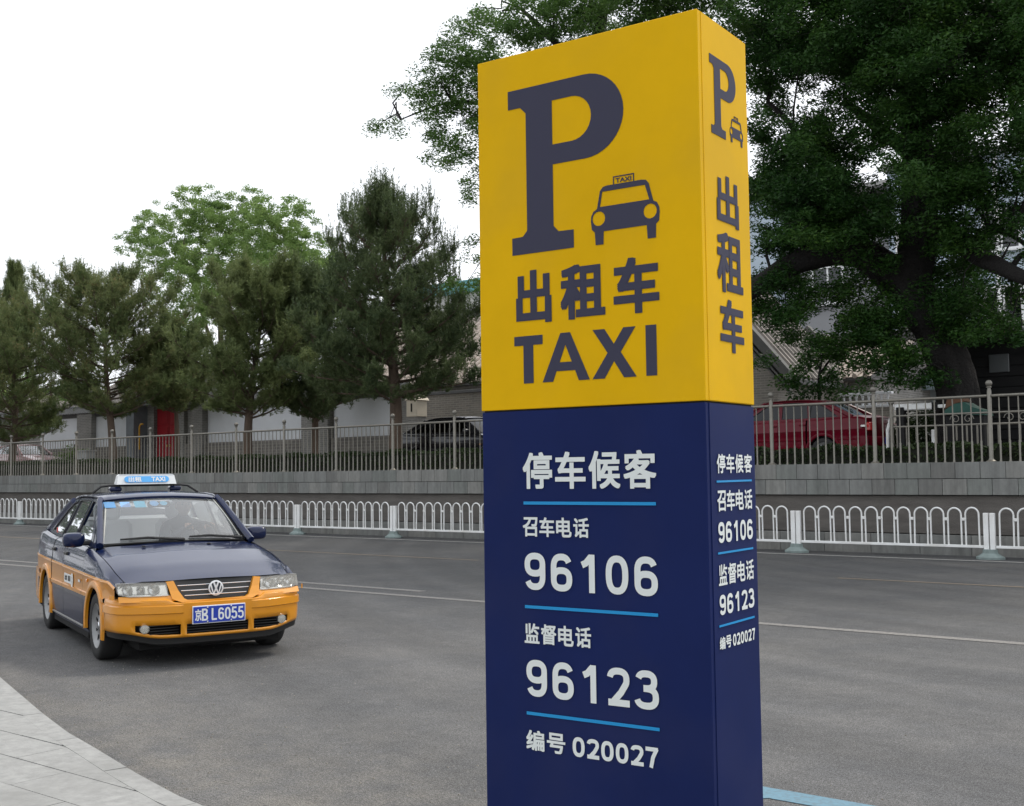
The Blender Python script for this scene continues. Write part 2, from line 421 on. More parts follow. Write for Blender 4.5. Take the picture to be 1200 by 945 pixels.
mk = 0.004
sheet('edge_line', -120, 60, 19.86, 19.98, mk, EDGEP)
sheet('lane_line', -120, 60, 10.90, 11.04, mk, WPAINT)
for (a, b) in ((-90, -40.0), (-34, -10.75)): sheet('lane_line', a, b, 11.42, 11.56, mk, WPAINT)
for (a, b) in ((-6.9, 2.4), (-20.1, -13.6), (-34, -27), (-48, -41), (9, 16)): sheet('faint_yellow_line', a, b, 15.93, 16.01, mk, YPAINT)
# pale blue bay outline beside the pavement, one corner cut
bb = MB()
x0 = -2.98; yt = 5.40
outer = [(x0, 3.4), (x0, yt-.02), (x0+.02, yt), (3.4, yt), (3.4, 3.4)]
inner = [(3.26, 3.4), (3.26, yt-.17), (x0+.34, yt-.17), (x0+.16, yt-.32), (x0+.16, 3.4)]
bb.prism(outer+inner, mk-.002, mk)
tag(bb.build('bay_marking', BPAINT), kind='structure')

# ---- pavement with curved kerb
KC = [un(*p, 2, .12) for p in ((0, 793.5), (48, 834.5), (79, 858), (117, 880), (142, 895.5), (167, 910), (212, 934), (240, 945))]
KC = [(v.x, v.y) for v in KC]
KC = [(-40, 16.5), (-22, 9.6), (-14, 6.55), (-11, 5.42)] + KC + [(-3.6, 3.15), (-2.6, 3.06), (0, 3.03), (30, 3.03)]
def smooth_curve(P, n=5):
    out = []
    for i in range(len(P)-1):
        p0 = P[max(i-1, 0)]; p1 = P[i]; p2 = P[i+1]; p3 = P[min(i+2, len(P)-1)]
        for k in range(n):
            t = k/n
            out.append(tuple(.5*((2*p1[d]) + (-p0[d]+p2[d])*t + (2*p0[d]-5*p1[d]+4*p2[d]-p3[d])*t*t + (-p0[d]+3*p1[d]-3*p2[d]+p3[d])*t**3) for d in (0, 1)))
    return out+[P[-1]]
KS = [p for p in KC]
def cy(x, P=None):
    P = P or KS
    if x <= P[0][0]: return P[0][1]
    for a, b in zip(P, P[1:]):
        if a[0] <= x <= b[0]: return a[1]+(b[1]-a[1])*(x-a[0])/(b[0]-a[0])
    return P[-1][1]
STONE = mat('pale granite slab', (.292, .293, .284), .85, noise=(14, .18), bump=(60, .5, .004), dirt=(1.6, (.225, .225, .215), .65))
pv = MB()
pts = KS + [(30, -30), (-40, -30)]
pv.prism([(a, b-.03) for a, b in KS]+[(30, -30), (-40, -30)], -.03, .108)
pave = pv.build('pavement', mat('dark joint mortar', (.17, .165, .16), .9)); pave['kind'] = 'structure'
# kerb stones
segs = []; x = -39.5; KW = .115
kn = 0
def offs(x, d):
    s = (cy(x+.05)-cy(x-.05))/.1; L = math.hypot(1, s); return (x+s*d/L, cy(x)-d/L)
while x < 5:
    s = (cy(x+.2)-cy(x))/.2; x2 = x+.85/math.hypot(1, s)
    o_ = [offs(x+.004+(x2-x-.008)*k/5, 0) for k in range(6)]; i_ = [offs(x+.004+(x2-x-.008)*k/5, KW) for k in range(6)]
    MB().prism(o_+i_[::-1], -.02, .120+random.Random(kn).uniform(-.001, .001)).build('kerb_stone', STONE, pave); kn += 1
    x = x2
# slabs
PX, PY = .98, .295
inn = lambda x: offs(x, KW+.006)[1]
rs = random.Random(3); nsl = 0; low = MB()
for r in range(-20, 48):
    y0 = 3.235+r*PY; y1 = y0+PY
    off = -5.95 if r % 2 == 0 else -5.46
    for c in range(-34, 9):
        x0 = off+c*PX; x1 = x0+PX; g = .0035
        poly = [(x0+g, y0+g), (x1-g, y0+g)]
        if y0 > cy(x0)+.3: continue
        N = 40 if y1+.15 > cy(x1) else 1; top = []
        for k in range(N+1):
            xx = x1-g-(x1-x0-2*g)*k/N; top.append((xx, min(y1-g, inn(xx)-.004)))
        if max(t[1] for t in top) < y0+.02: continue
        if min(t[1] for t in top) < y0+g+.005:   # clipped below: keep the part that remains
            top = [t for t in top if t[1] > y0+g+.006]
            if len(top) < 2: continue
            poly = [(min(t[0] for t in top), y0+g), (max(t[0] for t in top), y0+g)]
        cx, cyy = (x0+x1)/2, (y0+y1)/2
        near = -8.5 < cx < -3.6 and cyy > 1.9
        if near and nsl < 290:
            z = .120+rs.uniform(-.0012, .0012)
            MB().prism(poly+top, .09, z).build('paving_slab', STONE, pave); nsl += 1
        else: low.prism(poly+top, .09, .12+rs.uniform(-.001, .001))
lo = low.build('distant_paving_slab', STONE, pave); lo['kind'] = 'stuff'

# ---- raised terrace behind the retaining wall
WY, WT = 21.0, 1.63
sheet('terrace', -300, 300, WY+.25, 300, 1.60, mat('terrace paving', (.20, .19, .175), .9, noise=(.8, .2)))

# ---- retaining wall
rw = thing('retaining_wall', 'long grey granite retaining wall with two smooth courses above a rough dark band', 'wall', (0, WY, 0))
core = MB(); core.box((-10, .33, .79), (120, .44, 1.58))
core.build('wall_core', mat('wall joint', (.09, .088, .085), .9), rw)
band = MB(); band.box((-10, .075, .705), (120, .09, .67))
band.build('rough_band', mat('rough brown grey render', (.125, .115, .105), .95, noise=(2.2, .22, (.6, 1, 3)), bump=(60, .8, .02)), rw)
SM = [mat('wall granite %s' % n_, c_, .7, noise=(6, .13), bump=(70, .25, .004), dirt=(1.1, (.12, .12, .11), .35)) for n_, c_ in
      (('grey', (.195, .20, .19)), ('light', (.225, .225, .21)), ('greenish', (.175, .185, .172)), ('dull', (.165, .165, .155)))]
for m_ in SM:
    n = m_.node_tree.nodes; l = m_.node_tree.links; p = n['Principled BSDF']; src = p.inputs['Base Color'].links[0].from_socket
    ge = n.new('ShaderNodeNewGeometry'); mp = n.new('ShaderNodeMapping'); mp.inputs['Scale'].default_value = (5.5, 1, .5); l.new(ge.outputs['Position'], mp.inputs[0])
    nz = n.new('ShaderNodeTexNoise'); nz.inputs['Scale'].default_value = 1; nz.inputs['Detail'].default_value = 7; nz.inputs['Roughness'].default_value = .7; l.new(mp.outputs[0], nz.inputs[0])
    mr = n.new('ShaderNodeMapRange'); mr.inputs[1].default_value = .35; mr.inputs[2].default_value = .65; mr.inputs[3].default_value = .74; mr.inputs[4].default_value = 1.14; l.new(nz.outputs[0], mr.inputs[0])
    vm = n.new('ShaderNodeVectorMath'); vm.operation = 'SCALE'; l.new(src, vm.inputs[0]); l.new(mr.outputs[0], vm.inputs['Scale']); l.new(vm.outputs[0], p.inputs['Base Color'])
rs = random.Random(11)
BL = .4265
smesh = {}
for c, (z0, z1, ph) in enumerate(((1.345, 1.63, -10.25), (1.055, 1.335, -10.48))):
    for k in range(-74, 36):
        x0 = ph+k*BL
        mi = rs.choice((0, 0, 0, 1, 1, 2, 2, 3))
        dep = rs.choice((.200, .203, .206))
        key = (c, mi, dep)
        if key not in smesh:
            smesh[key] = MB().box((BL/2, 0, (z0+z1)/2), (BL-.007, dep, z1-z0), bev=.004).mesh('stone_block', SM[mi])
        link('stone_block', smesh[key], rw, (x0, .06, 0))
far = MB()
for z0, z1, ph in ((1.345, 1.63, -10.25), (1.055, 1.335, -10.48)):
    for k in list(range(-180, -74))+list(range(36, 90)): far.box((ph+k*BL+BL/2, .06, (z0+z1)/2), (BL-.007, .2, z1-z0))
f_ = far.build('distant_stone_block', SM[0], rw); f_['kind'] = 'stuff'
bs = MB().box((.45, 0, .17), (.893, .20, .36), bev=.005)
bms = [bs.mesh('base_stone', SM[i]) for i in (1, 1, 0)]
for k in range(-46, 18): link('base_stone', bms[rs.randrange(3)], rw, (-10.2+k*.9, .06, 0))

# ---- metal fence on the wall
FY = WY+.12
METAL = mat('brushed steel tube', (.195, .185, .16), .45, .5, noise=(14, .14), dirt=(5, (.22, .19, .15), .4))
mf = thing('metal_fence', 'tall grey steel picket fence with ball-topped posts standing on the granite wall', 'fence', (0, FY, WT))
pm = MB(); pm.lathe([(0.0, 0), (.085, 0), (.085, .012), (.055, .03), (.037, .06), (.037, 1.24), (.028, 1.26), (.028, 1.285), (.045, 1.29), (.045, 1.305), (.025, 1.315)], 14)
pm.ball((0, 0, 1.365), .058, 14, 10)
pmesh = pm.mesh('post', METAL, True)
bmh = MB(); bmh.lathe([(0, 0), (.024, 0), (.024, .02), (.0175, .03), (.0175, .36), (.0115, .375), (.0115, 1.13)], 8)
bmesh_ = bmh.mesh('picket', METAL, True)
FS = 2.07; FP0 = -6.26+FS*3
tl = MB()
npk = 0
for k in range(-22, 3):
    x0 = FP0+k*FS
    link('post', pmesh, mf, (x0, 0, 0))
    rl = MB(); rl.tube([(x0+.04, 0, 1.145), (x0+FS-.04, 0, 1.145)], .027, 10); rl.build('top_rail', METAL, mf, True)
    for j in range(1, 13):
        xx = x0+FS*j/13
        if npk < 300: link('picket', bmesh_, mf, (xx, 0, 0)); npk += 1
        else: tl.tube([(xx, 0, 0), (xx, 0, 1.13)], .014, 6)
if tl.v: tag(tl.build('far_picket', METAL, mf), kind='stuff')

# ---- white road railing
WHITE = mat('white painted steel', (.84, .85, .84), .45, noise=(5, .06), dirt=(3.2, (.52, .47, .40), .4))
GBASE = mat('grey green cast base', (.20, .25, .24), .7, noise=(9, .15), bump=(50, .3, .004))
RY = 20.4; RSP = 3.48
wr = thing('road_railing', 'low white steel railing of hooped bars on grey-green cast feet along the far kerb', 'railing', (0, RY, 0))
hoop = MB(); hw = .112
pts = [(-hw, 0, .20), (-hw, 0, .74)] + [(-hw*math.cos(R_(a)), 0, .74+hw*math.sin(R_(a))) for a in range(15, 180, 15)] + [(hw, 0, .74), (hw, 0, .20)]
hoop.tube(pts, .0148, 8); hoopm = hoop.mesh('hoop_bar', WHITE, True)
con = MB().box((0, 0, .66), (.094, .04, .05), bev=.006); conm = con.mesh('connector', WHITE)
pst = MB()
for s in (-1, 1): pst.box((s*.052, 0, .42), (.082, .07, .70), bev=.006)
pstm = pst.mesh('post', WHITE)
ft = MB(); ft.lathe([(0, 0), (.24, 0), (.24, .035), (.19, .06), (.13, .10), (.12, .16), (.11, .165), (0, .165)], 8)
ftm = ft.mesh('cast_foot', GBASE)
hrn = random.Random(8)
for k in range(-12, 5):
    x0 = -9.6+k*RSP
    p_ = link('post', pstm, wr, (x0, 0, 0)); f_ = link('cast_foot', ftm, wr, (x0, 0, 0)); f_.scale = (1, .75, 1)
    br = MB(); br.box((x0+RSP/2, 0, .205), (RSP-.20, .035, .045), bev=.004); br.build('bottom_rail', WHITE, wr)
    pitch = (RSP-.26)/11
    for j in range(11):
        xx = x0+.13+pitch*(j+.5)
        hb_ = link('hoop_bar', hoopm, wr, (xx+hrn.uniform(-.006, .006), hrn.uniform(-.006, .006), hrn.uniform(-.004, .004))); hb_.rotation_euler = (hrn.uniform(-.02, .02), hrn.uniform(-.012, .012), hrn.uniform(-.05, .05))
        if j: link('connector', conm, wr, (xx-pitch/2, 0, 0)).scale = ((pitch-2*hw-.02)/.094, 1, 1)

# scattered grit, crumbs and dry leaf bits on the road near the kerb
rg_ = np.random.default_rng(4); V = []; F = []
for i in range(900):
    x = rg_.uniform(-9, 1.5); y = cy(x)+abs(rg_.normal(0, 1.5))+.01; s = rg_.uniform(.003, .010); a_ = rg_.uniform(0, 6.28); o_ = len(V); h_ = rg_.uniform(.3, .9)*s
    V += [(x+s*math.cos(a_+k*PI/2), y+s*.7*math.sin(a_+k*PI/2), .0005) for k in range(4)] + [(x+s*.5*math.cos(a_+k*PI/2+.3), y+s*.4*math.sin(a_+k*PI/2+.3), h_) for k in range(4)]
    F += [(o_+4, o_+5, o_+6, o_+7)]+[(o_+k, o_+(k+1) % 4, o_+4+(k+1) % 4, o_+4+k) for k in range(4)]
me_ = bpy.data.meshes.new('grit'); me_.from_pydata(V, [], F); me_.materials.append(mat('pale grit', (.26, .245, .215), .9, noise=(40, .4)))
tag(link('grit', me_), 'fine pale grit and crumbs scattered on the asphalt along the kerb', None, None, 'stuff')
# ================================================================== taxi rank pillar
YEL = mat('yellow sign enamel', (.76, .44, .002), .6, spec=.10, noise=(2.2, .07), dirt=(4, (.62, .37, .02), .35), bump=(220, .06, .001))
BLU = mat('navy sign enamel', (.008, .017, .088), .55, spec=.12, noise=(2.2, .12), dirt=(3, (.022, .028, .09), .5), bump=(220, .06, .001))
GRYP = mat('dark slate print', (.056, .056, .088), .6, spec=.1)
WHTP = mat('off-white reflective print', (.74, .78, .77), .5)
CYNP = mat('bright blue rule print', (.002, .27, .62), .45)
PA = YAW-.599767
ps = thing('taxi_rank_sign', 'tall square yellow and navy taxi rank pillar with P, TAXI and phone numbers', 'sign',
           (-1.735*math.cos(PA)-2.40*math.sin(PA), -1.735*math.sin(PA)+2.40*math.cos(PA), .12), PA)
PW, PD, ZT, ZB = .617, .275, 2.633-.12, 1.740-.12
MB().box((PW/2, PD/2, (ZT+ZB)/2), (PW, PD, ZT-ZB), bev=.0015).build('yellow_box', YEL, ps)
MB().box((PW/2, PD/2, (ZB-.004)/2+.04), (PW-.003, PD-.003, ZB-.004-.08), bev=.0015).build('navy_box', BLU, ps)
MB().box((PW/2, PD/2, .02), (PW-.03, PD-.03, .04)).build('plinth', mat('dark plinth', (.03, .03, .035), .6), ps)
MB().box((PW/2, PD/2, ZB-.002), (PW-.012, PD-.012, .006)).build('shadow_gap', mat('black gap', (.01, .01, .01), .8), ps)
MB().box((PW+.0006, PD/2, (ZT+ZB)/2), (.0012, PD-.036, ZT-ZB-.004)).build('side_panel', YEL, ps)
MB().box((PW-.0008, PD/2, ZB/2+.04), (.0024, PD-.036, ZB-.09)).build('lower_side_panel', BLU, ps)
fL = lambda u, z, h: (u+1.735, -h, z-.12)            # front face
fR = lambda y, z, h: (PW+h+.0012, y-2.40, z-.12)     # side face, to the right
def put(name, geo, fn, m, label=None):
    V, F = geo; mb = MB(); mb.add([fn(*v) for v in V], F)
    me = bpy.data.meshes.new(name); me.from_pydata(mb.v, [], mb.f); me.materials.append(m); me.update()
    o = link(name, me, ps)
    if label: o['label'] = label
    return o
def flat(name, polys, fn, m, label=None, h=.0012):
    mb = MB()
    for k, (pl, hs) in enumerate(polys): mb.prism(pl, .0002, h+k*.0002, fn=fn, holes=hs)
    o = mb.build(name, m, ps)
    if label: o['label'] = label
    return o
P_out = [(-1.641, 2.541), (-1.641, 2.494), (-1.605, 2.494), (-1.588, 2.477), (-1.588, 2.182), (-1.601, 2.168), (-1.633, 2.167), (-1.633, 2.124), (-1.454, 2.124), (-1.454, 2.168), (-1.497, 2.169), (-1.511, 2.184), (-1.511, 2.336)] \
        + arc(-1.418, 2.4385, .106, .1025, -90, 90, 20)
P_in = [(-1.511, 2.385), (-1.511, 2.495)] + arc(-1.455, 2.440, .055, .055, 90, -90, 14)
flat('letter_p', [(P_out, [P_in])], fL, GRYP)
def car_icon(ox, oz, kx, kz, fn):
    q = lambda L_: [((a+1.313)*kx+ox, (b-2.19)*kz+oz) for a, b in L_]
    body = [(-1.388, 2.208), (-1.379, 2.250), (-1.371, 2.259), (-1.359, 2.261), (-1.268, 2.261), (-1.256, 2.259), (-1.249, 2.250), (-1.238, 2.208),
            (-1.229, 2.203), (-1.223, 2.192), (-1.222, 2.180), (-1.224, 2.160), (-1.232, 2.153), (-1.233, 2.121), (-1.254, 2.121), (-1.256, 2.153),
            (-1.371, 2.153), (-1.372, 2.122), (-1.393, 2.122), (-1.395, 2.153), (-1.403, 2.160), (-1.405, 2.180), (-1.404, 2.192), (-1.398, 2.203)]
    win = [(-1.373, 2.248), (-1.259, 2.248), (-1.248, 2.212), (-1.380, 2.212)]
    hl = arc(-1.3835, 2.1845, .0175, .0175, 0, 337, 15); hr = arc(-1.2465, 2.1845, .0175, .0175, 0, 337, 15)
    flat('taxi_pictogram', [(q(body), [q(win), q(hl), q(hr)])], fn, GRYP)
    so_ = [(-1.343, 2.2615), (-1.343, 2.280), (-1.287, 2.280), (-1.287, 2.2615)]
    si_ = [(-1.3405, 2.2615), (-1.3405, 2.2775), (-1.2895, 2.2775), (-1.2895, 2.2615)]
    flat('pictogram_roof_sign', [(q(so_+si_[::-1]), [])], fn, GRYP)
    x = lambda v: (v+1.313)*kx+ox; z = lambda v: (v-2.19)*kz+oz
    put('lettering', text_geo('TAXI', x(-1.336), x(-1.294), z(2.2635), z(2.2745), .0004*kx, 6), fn, GRYP, 'tiny TAXI lettering on the pictogram roof sign')
car_icon(-1.313, 2.19, 1, 1, fL)
for ch, a, b in (('出', -1.624, -1.520), ('租', -1.494, -1.370), ('车', -1.347, -1.227)):
    put('lettering', text_geo(ch, a, b, 1.950, 2.082, .0047, 10), fL, GRYP, 'dark slate character %s on the yellow front' % ch)
T = lambda L_: [(L_, [])]
flat('lettering', [([(-1.631, 1.920), (-1.548, 1.920), (-1.548, 1.897), (-1.5755, 1.897), (-1.5755, 1.803), (-1.604, 1.803), (-1.604, 1.897), (-1.631, 1.897)], [])], fL, GRYP, 'large letter T')
flat('lettering', [([(-1.549, 1.803), (-1.496, 1.920), (-1.469, 1.920), (-1.416, 1.803), (-1.446, 1.803), (-1.456, 1.828), (-1.509, 1.828), (-1.519, 1.803)], [[(-1.500, 1.849), (-1.465, 1.849), (-1.4825, 1.891)]])], fL, GRYP, 'large letter A')
flat('lettering', [([(-1.408, 1.803), (-1.366, 1.863), (-1.406, 1.920), (-1.374, 1.920), (-1.349, 1.883), (-1.323, 1.920), (-1.291, 1.920), (-1.331, 1.863), (-1.290, 1.803), (-1.323, 1.803), (-1.349, 1.843), (-1.375, 1.803)], [])], fL, GRYP, 'large letter X')
flat('lettering', [([(-1.2645, 1.803), (-1.2645, 1.920), (-1.237, 1.920), (-1.237, 1.803)], [])], fL, GRYP, 'large letter I')
def row(txt, u0, u1, z0, z1, b, fn, gap=.16, label=None):
    n = len(txt); W = (u1-u0)/(n+(n-1)*gap); V = []; F = []
    for i, ch in enumerate(txt):
        a = u0+i*W*(1+gap); v, f = text_geo(ch, a, a+W, z0, z1, b, 8); o = len(V); V += v; F += [tuple(q+o for q in g) for g in f]
    return put('lettering', (V, F), fn, WHTP, label)
def rule(u0, u1, z, fn, t=.0075): flat('rule_line', [([(u0, z-t/2), (u0, z+t/2), (u1, z+t/2), (u1, z-t/2)], [])], fn, CYNP)
row('停车候客', -1.611, -1.244, 1.544, 1.633, .0021, fL, .10, 'white heading 停车候客')
rule(-1.610, -1.247, 1.5095, fL)
row('召车电话', -1.613, -1.425, 1.428, 1.475, .0011, fL, .12, 'white line 召车电话')
put('lettering', digits_geo('96106', -1.609, -1.246, 1.299, 1.389, .176), fL, WHTP, 'white number 96106')
rule(-1.610, -1.247, 1.2575, fL)
row('监督电话', -1.612, -1.424, 1.170, 1.218, .0011, fL, .12, 'white line 监督电话')
put('lettering', digits_geo('96123', -1.608, -1.249, 1.043, 1.131, .176), fL, WHTP, 'white number 96123')
rule(-1.609, -1.249, 1.0015, fL)
row('编号', -1.611, -1.500, .914, .962, .0013, fL, .14, 'white characters 编号')
put('lettering', digits_geo('020027', -1.480, -1.252, .914, .960, .20, .16), fL, WHTP, 'white number 020027')
# side face
k = .444
flat('letter_p', [([((a+1.641)*k+2.457, (b-2.124)*k+2.361) for a, b in P_out], [[((a+1.641)*k+2.457, (b-2.124)*k+2.361) for a, b in P_in]])], fR, GRYP)
car_icon(2.603, 2.392, .42, .42, fR)
for ch, a, b, z0, z1 in (('出', 2.480, 2.604, 2.155, 2.273), ('租', 2.474, 2.620, 1.996, 2.138), ('车', 2.483, 2.618, 1.857, 1.981)):
    put('lettering', text_geo(ch, a, b, z0, z1, .0042, 10), fR, GRYP, 'dark slate character %s on the narrow side' % ch)
row('停车候客', 2.446, 2.645, 1.577, 1.621, .0010, fR, .10, 'small white heading 停车候客 on the narrow side')
rule(2.444, 2.642, 1.5585, fR, .0045)
row('召车电话', 2.444, 2.642, 1.491, 1.538, .0010, fR, .10, 'small white line 召车电话 on the narrow side')
put('lettering', digits_geo('96106', 2.446, 2.641, 1.420, 1.467, .19, .2), fR, WHTP, 'small white number 96106 on the narrow side')
rule(2.443, 2.641, 1.3975, fR, .0045)
row('监督电话', 2.443, 2.641, 1.325, 1.372, .0009, fR, .10, 'small white line 监督电话 on the narrow side')
put('lettering', digits_geo('96123', 2.444, 2.640, 1.259, 1.304, .19, .2), fR, WHTP, 'small white number 96123 on the narrow side')
rule(2.441, 2.639, 1.2355, fR, .0045)
row('编号', 2.440, 2.503, 1.183, 1.211, .0008, fR, .10, 'small white characters 编号 on the narrow side')
put('lettering', digits_geo('020027', 2.512, 2.640, 1.183, 1.210, .2, .18), fR, WHTP, 'small white number 020027 on the narrow side')
# ================================================================== courtyard wall, gate, houses behind the terrace
TZ = 1.60
BRK = brick_mat('grey brick', (.23, .222, .205), (.175, .17, .16), (.29, .28, .265))
BRKD = brick_mat('rubble brick base', (.20, .185, .16), (.13, .12, .11), (.23, .215, .20), .32, .11, .015)
PLAST = mat('grey white render', (.68, .70, .73), .9, noise=(1.2, .05), dirt=(.9, (.58, .59, .61), .4))
TILE = mat('grey clay tile', (.30, .27, .245), .85, noise=(4, .2), dirt=(1.5, (.17, .16, .14), .6))
TILED = mat('dark coping tile', (.10, .10, .10), .8, noise=(5, .2))
CY = 29.0
gw = thing('courtyard_wall', 'long grey brick courtyard wall with pale rendered panels and dark tile coping behind the trees', 'wall', (0, CY, TZ))
def X_at(px, py=500, Y=CY): return un(px, py, 1, Y).x
xs_p = [X_at(20), X_at(95), X_at(112), X_at(160)]
gl, gr_ = X_at(163, 500, CY), X_at(216, 500, CY)
MB().box(((X_at(-200)+gl)/2, .22, 1.35), (gl-X_at(-200), .36, 2.7)).build('brickwork', BRK, gw)
MB().box(((gr_+X_at(500))/2, .22, 1.35), (X_at(500)-gr_, .36, 2.7)).build('brickwork', BRK, gw)
MB().box(((X_at(-200)+gl)/2, .0, .62), (gl-X_at(-200), .12, 1.24)).build('rubble_base', BRKD, gw)
MB().box(((gr_+X_at(474))/2, .0, .62), (X_at(474)-gr_, .12, 1.24)).build('rubble_base', BRKD, gw)
for a, b in ((-120, -60), (-45, 5), (47, 95), (112, 160), (243, 288), (291, 356), (391, 458)):
    xa, xb = X_at(a), X_at(b)
    MB().box(((xa+xb)/2, .035, 1.92), (xb-xa, .03, 1.34), bev=.006).build('rendered_panel', PLAST, gw)
for a, b in ((95, 112), (358, 389), (-58, -46), (6, 20), (230, 242)):
    xa, xb = X_at(a), X_at(b)
    MB().box(((xa+xb)/2, -.06, 1.4), (xb-xa, .30, 2.8)).build('brick_pier', BRK, gw)
def coping(xa, xb, parent, y=.22, z=2.62):
    mb = MB()
    for i, (d, h) in enumerate(((.46, .05), (.54, .05), (.62, .05))): mb.box(((xa+xb)/2, y, z+.025+i*.052), (xb-xa, d, .05))
    mb.prism([(y-.42, z+.17), (y+.42, z+.17), (y+.06, z+.42), (y-.06, z+.42)], xa, xb, fn=lambda a, b, h: (h, a, b))
    mb.build('coping', TILED, parent)
    n = int((xb-xa)/.2); tm = MB()
    for i in range(n):
        x = xa+(i+.5)*(xb-xa)/n
        tm.tube([(x, y-.50, z+.13), (x, y-.05, z+.43)], .045, 6)
    tag(tm.build('coping_tile', TILED, parent), kind='stuff')
    rg = MB(); rg.tube([(xa, y, z+.46), (xb, y, z+.46)], .07, 8); rg.build('ridge', TILED, parent)
coping(X_at(-200), gl-.1, gw); coping(gr_+.1, X_at(474), gw)

# ---- red gate
gt = thing('gateway', 'grey stone gateway with a double red door and small tiled roof', 'gate', (0, CY, TZ))
SLATE = mat('grey gate stone', (.17, .185, .20), .8, noise=(4, .12), bump=(40, .3, .005))
RED = mat('dark red lacquer', (.30, .006, .014), .45, noise=(3, .15, (3, 1, 1)))
xl, xr = gl, gr_
MB().box((xl+.30, -.25, 1.6), (.55, .8, 3.2), bev=.01).build('gate_pier', SLATE, gt)
MB().box((xr-.10, .12, 1.6), (.5, .5, 3.2), bev=.01).build('gate_pier', BRK, gt)
MB().box(((xl+xr)/2, -.15, 3.05), (xr-xl+.2, 1.0, .34), bev=.01).build('lintel', SLATE, gt)
da, db = xl+1.05, xr-.38
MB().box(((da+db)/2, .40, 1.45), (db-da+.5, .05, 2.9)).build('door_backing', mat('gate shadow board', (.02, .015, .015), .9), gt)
for i in range(2):
    w_ = (db-da)/2; c = da+w_*(i+.5)
    d_ = MB().box((c, .20, 1.4), (w_-.02, .07, 2.75), bev=.008).build('door_leaf', RED, gt)
    for j in range(4):
        MB().box((c, .152, .35+j*.68), (w_-.16, .03, .56), bev=.01).build('door_panel', RED, d_)
    MB().lathe([(.0, -.02), (.05, -.02), (.06, 0), (.05, .0)], 12, 'Y', (c+(w_/2-.1)*(1 if i == 0 else -1), .13, 1.2)).build('door_knob', mat('brass', (.5, .33, .08), .3, .9), d_)
MB().box((xl+.80, .2, 1.45), (.45, .36, 2.9)).build('reveal', BRK, gt)
rf = MB(); zr = 3.22
rf.prism([(-.85, zr), (1.0, zr), (.12, zr+.85), (.0, zr+.85)], xl-.25, xr+.25, fn=lambda a, b, h: (h, a, b)); rfo = rf.build('gate_roof', TILED, gt)
n = int((xr-xl+.5)/.22)
for i in range(n):
    x = xl-.2+i*.22; MB().tube([(x, -.92, zr+.0), (x, .0, zr+.86)], .055, 6).build('roof_tile_row', TILE, rfo)
MB().tube([(xl-.3, .06, zr+.92), (xr+.3, .06, zr+.92)], .10, 8).build('ridge', TILED, rfo)
yb = tag(MB().tube([(xl+.95, -.62, 1.05), (xl+.95, -.62, 2.0), (xl+1.05, -.62, 2.1), (xl+1.2, -.62, 2.1)], .035, 6).build('yellow_pole', mat('yellow pole paint', (.6, .32, .02), .5)),
    'short bent yellow pole standing beside the red gate', 'pole'); yb.location = (0, CY, TZ)

# ---- tiled houses
def tiled_house(label, x0, x1, y0, ze, y1, zr_, wall_z=TZ, gable='none', tile=TILE, wallm=BRK, pitch=.26):
    t = thing('tiled_house', label, 'house', (x0, y0, wall_z)); L = x1-x0; D = y1-y0; H = ze-wall_z; R = zr_-ze
    MB().box((L/2, D+.0, H/2-.05), (L-.3, 2*D-.7, H-.02)).build('wall', wallm, t)
    rb = MB(); rb.prism([(-.15, H-.06), (D, H+R-.02), (2*D+.15, H-.06), (2*D+.15, H-.16), (-.15, H-.16)], 0, L, fn=lambda a, b, h: (h, a, b))
    ro = rb.build('roof', TILED, t)
    gm = MB(); gm.prism([(.4, 0), (.4, H-.15), (D, H+R-.15), (2*D-.4, H-.15), (2*D-.4, 0)], .12, L-.12, fn=lambda a, b, h: (h, a, b)); gm.build('gable_wall', wallm, t)
    n = int(L/pitch); ln = math.hypot(D+.2, R)
    steps = int(ln/.30)
    def row_mesh(m):
        r_ = MB(); prev = None
        for s in range(steps):
            f0, f1 = s/steps, (s+1)/steps
            a = Vector((0, -.22+(D+.2)*f0, H-.05+(R+.03)*f0)); b = Vector((0, -.22+(D+.2)*f1, H-.05+(R+.03)*f1))
            r_.tube([a, b], [.075, .062], 6)
        return r_.mesh('tile_row', m)
    rm = row_mesh(tile)
    for i in range(n): link('tile_row', rm, ro, ((i+.5)*L/n, 0, 0))
    # flat pan tiles between the rows
    pm_ = MB(); pm_.add([(0, -.2, H-.075), (L, -.2, H-.075), (L, D, H+R-.01), (0, D, H+R-.01)], [(0, 1, 2, 3)]); pm_.build('pan_tiles', tile, ro)
    rg = MB(); rg.box((L/2, D, H+R+.10), (L+.1, .2, .24), bev=.03); rg.tube([(-.1, D, H+R+.26), (L+.1, D, H+R+.26)], .09, 8); rg.build('ridge', TILED, ro)
    if gable != 'none':
        for gx in ((L,) if gable == 'right' else (0, L)):
            g = MB()
            for (o_, w_, m_) in ((.0, .30, 0), (-.24, .10, 0), (-.42, .08, 0)):
                g.prism([(-.25, H-.05+o_), (D, H+R+.10+o_), (2*D+.25, H-.05+o_), (2*D+.25, H-.05-w_*.6+o_), (D, H+R+.10-w_*.7+o_), (-.25, H-.05-w_*.6+o_)], gx-.12-.05*(o_ == 0), gx+.06+.05*(o_ == 0), fn=lambda a, b, h: (h, a, b))
            g.build('gable_coping', mat('grey gable coping', (.13, .13, .125), .85, noise=(4, .15)), t)
    return t
WARM = mat('sunlit tint clay tile', (.42, .36, .31), .85, noise=(5, .18), dirt=(1.8, (.22, .19, .16), .5))  # paler, warmer copy of the clay tile; sunlight is put into its colour
a = un(392, 446, 1, 33.0); b = un(575, 420, 1, 33.0)
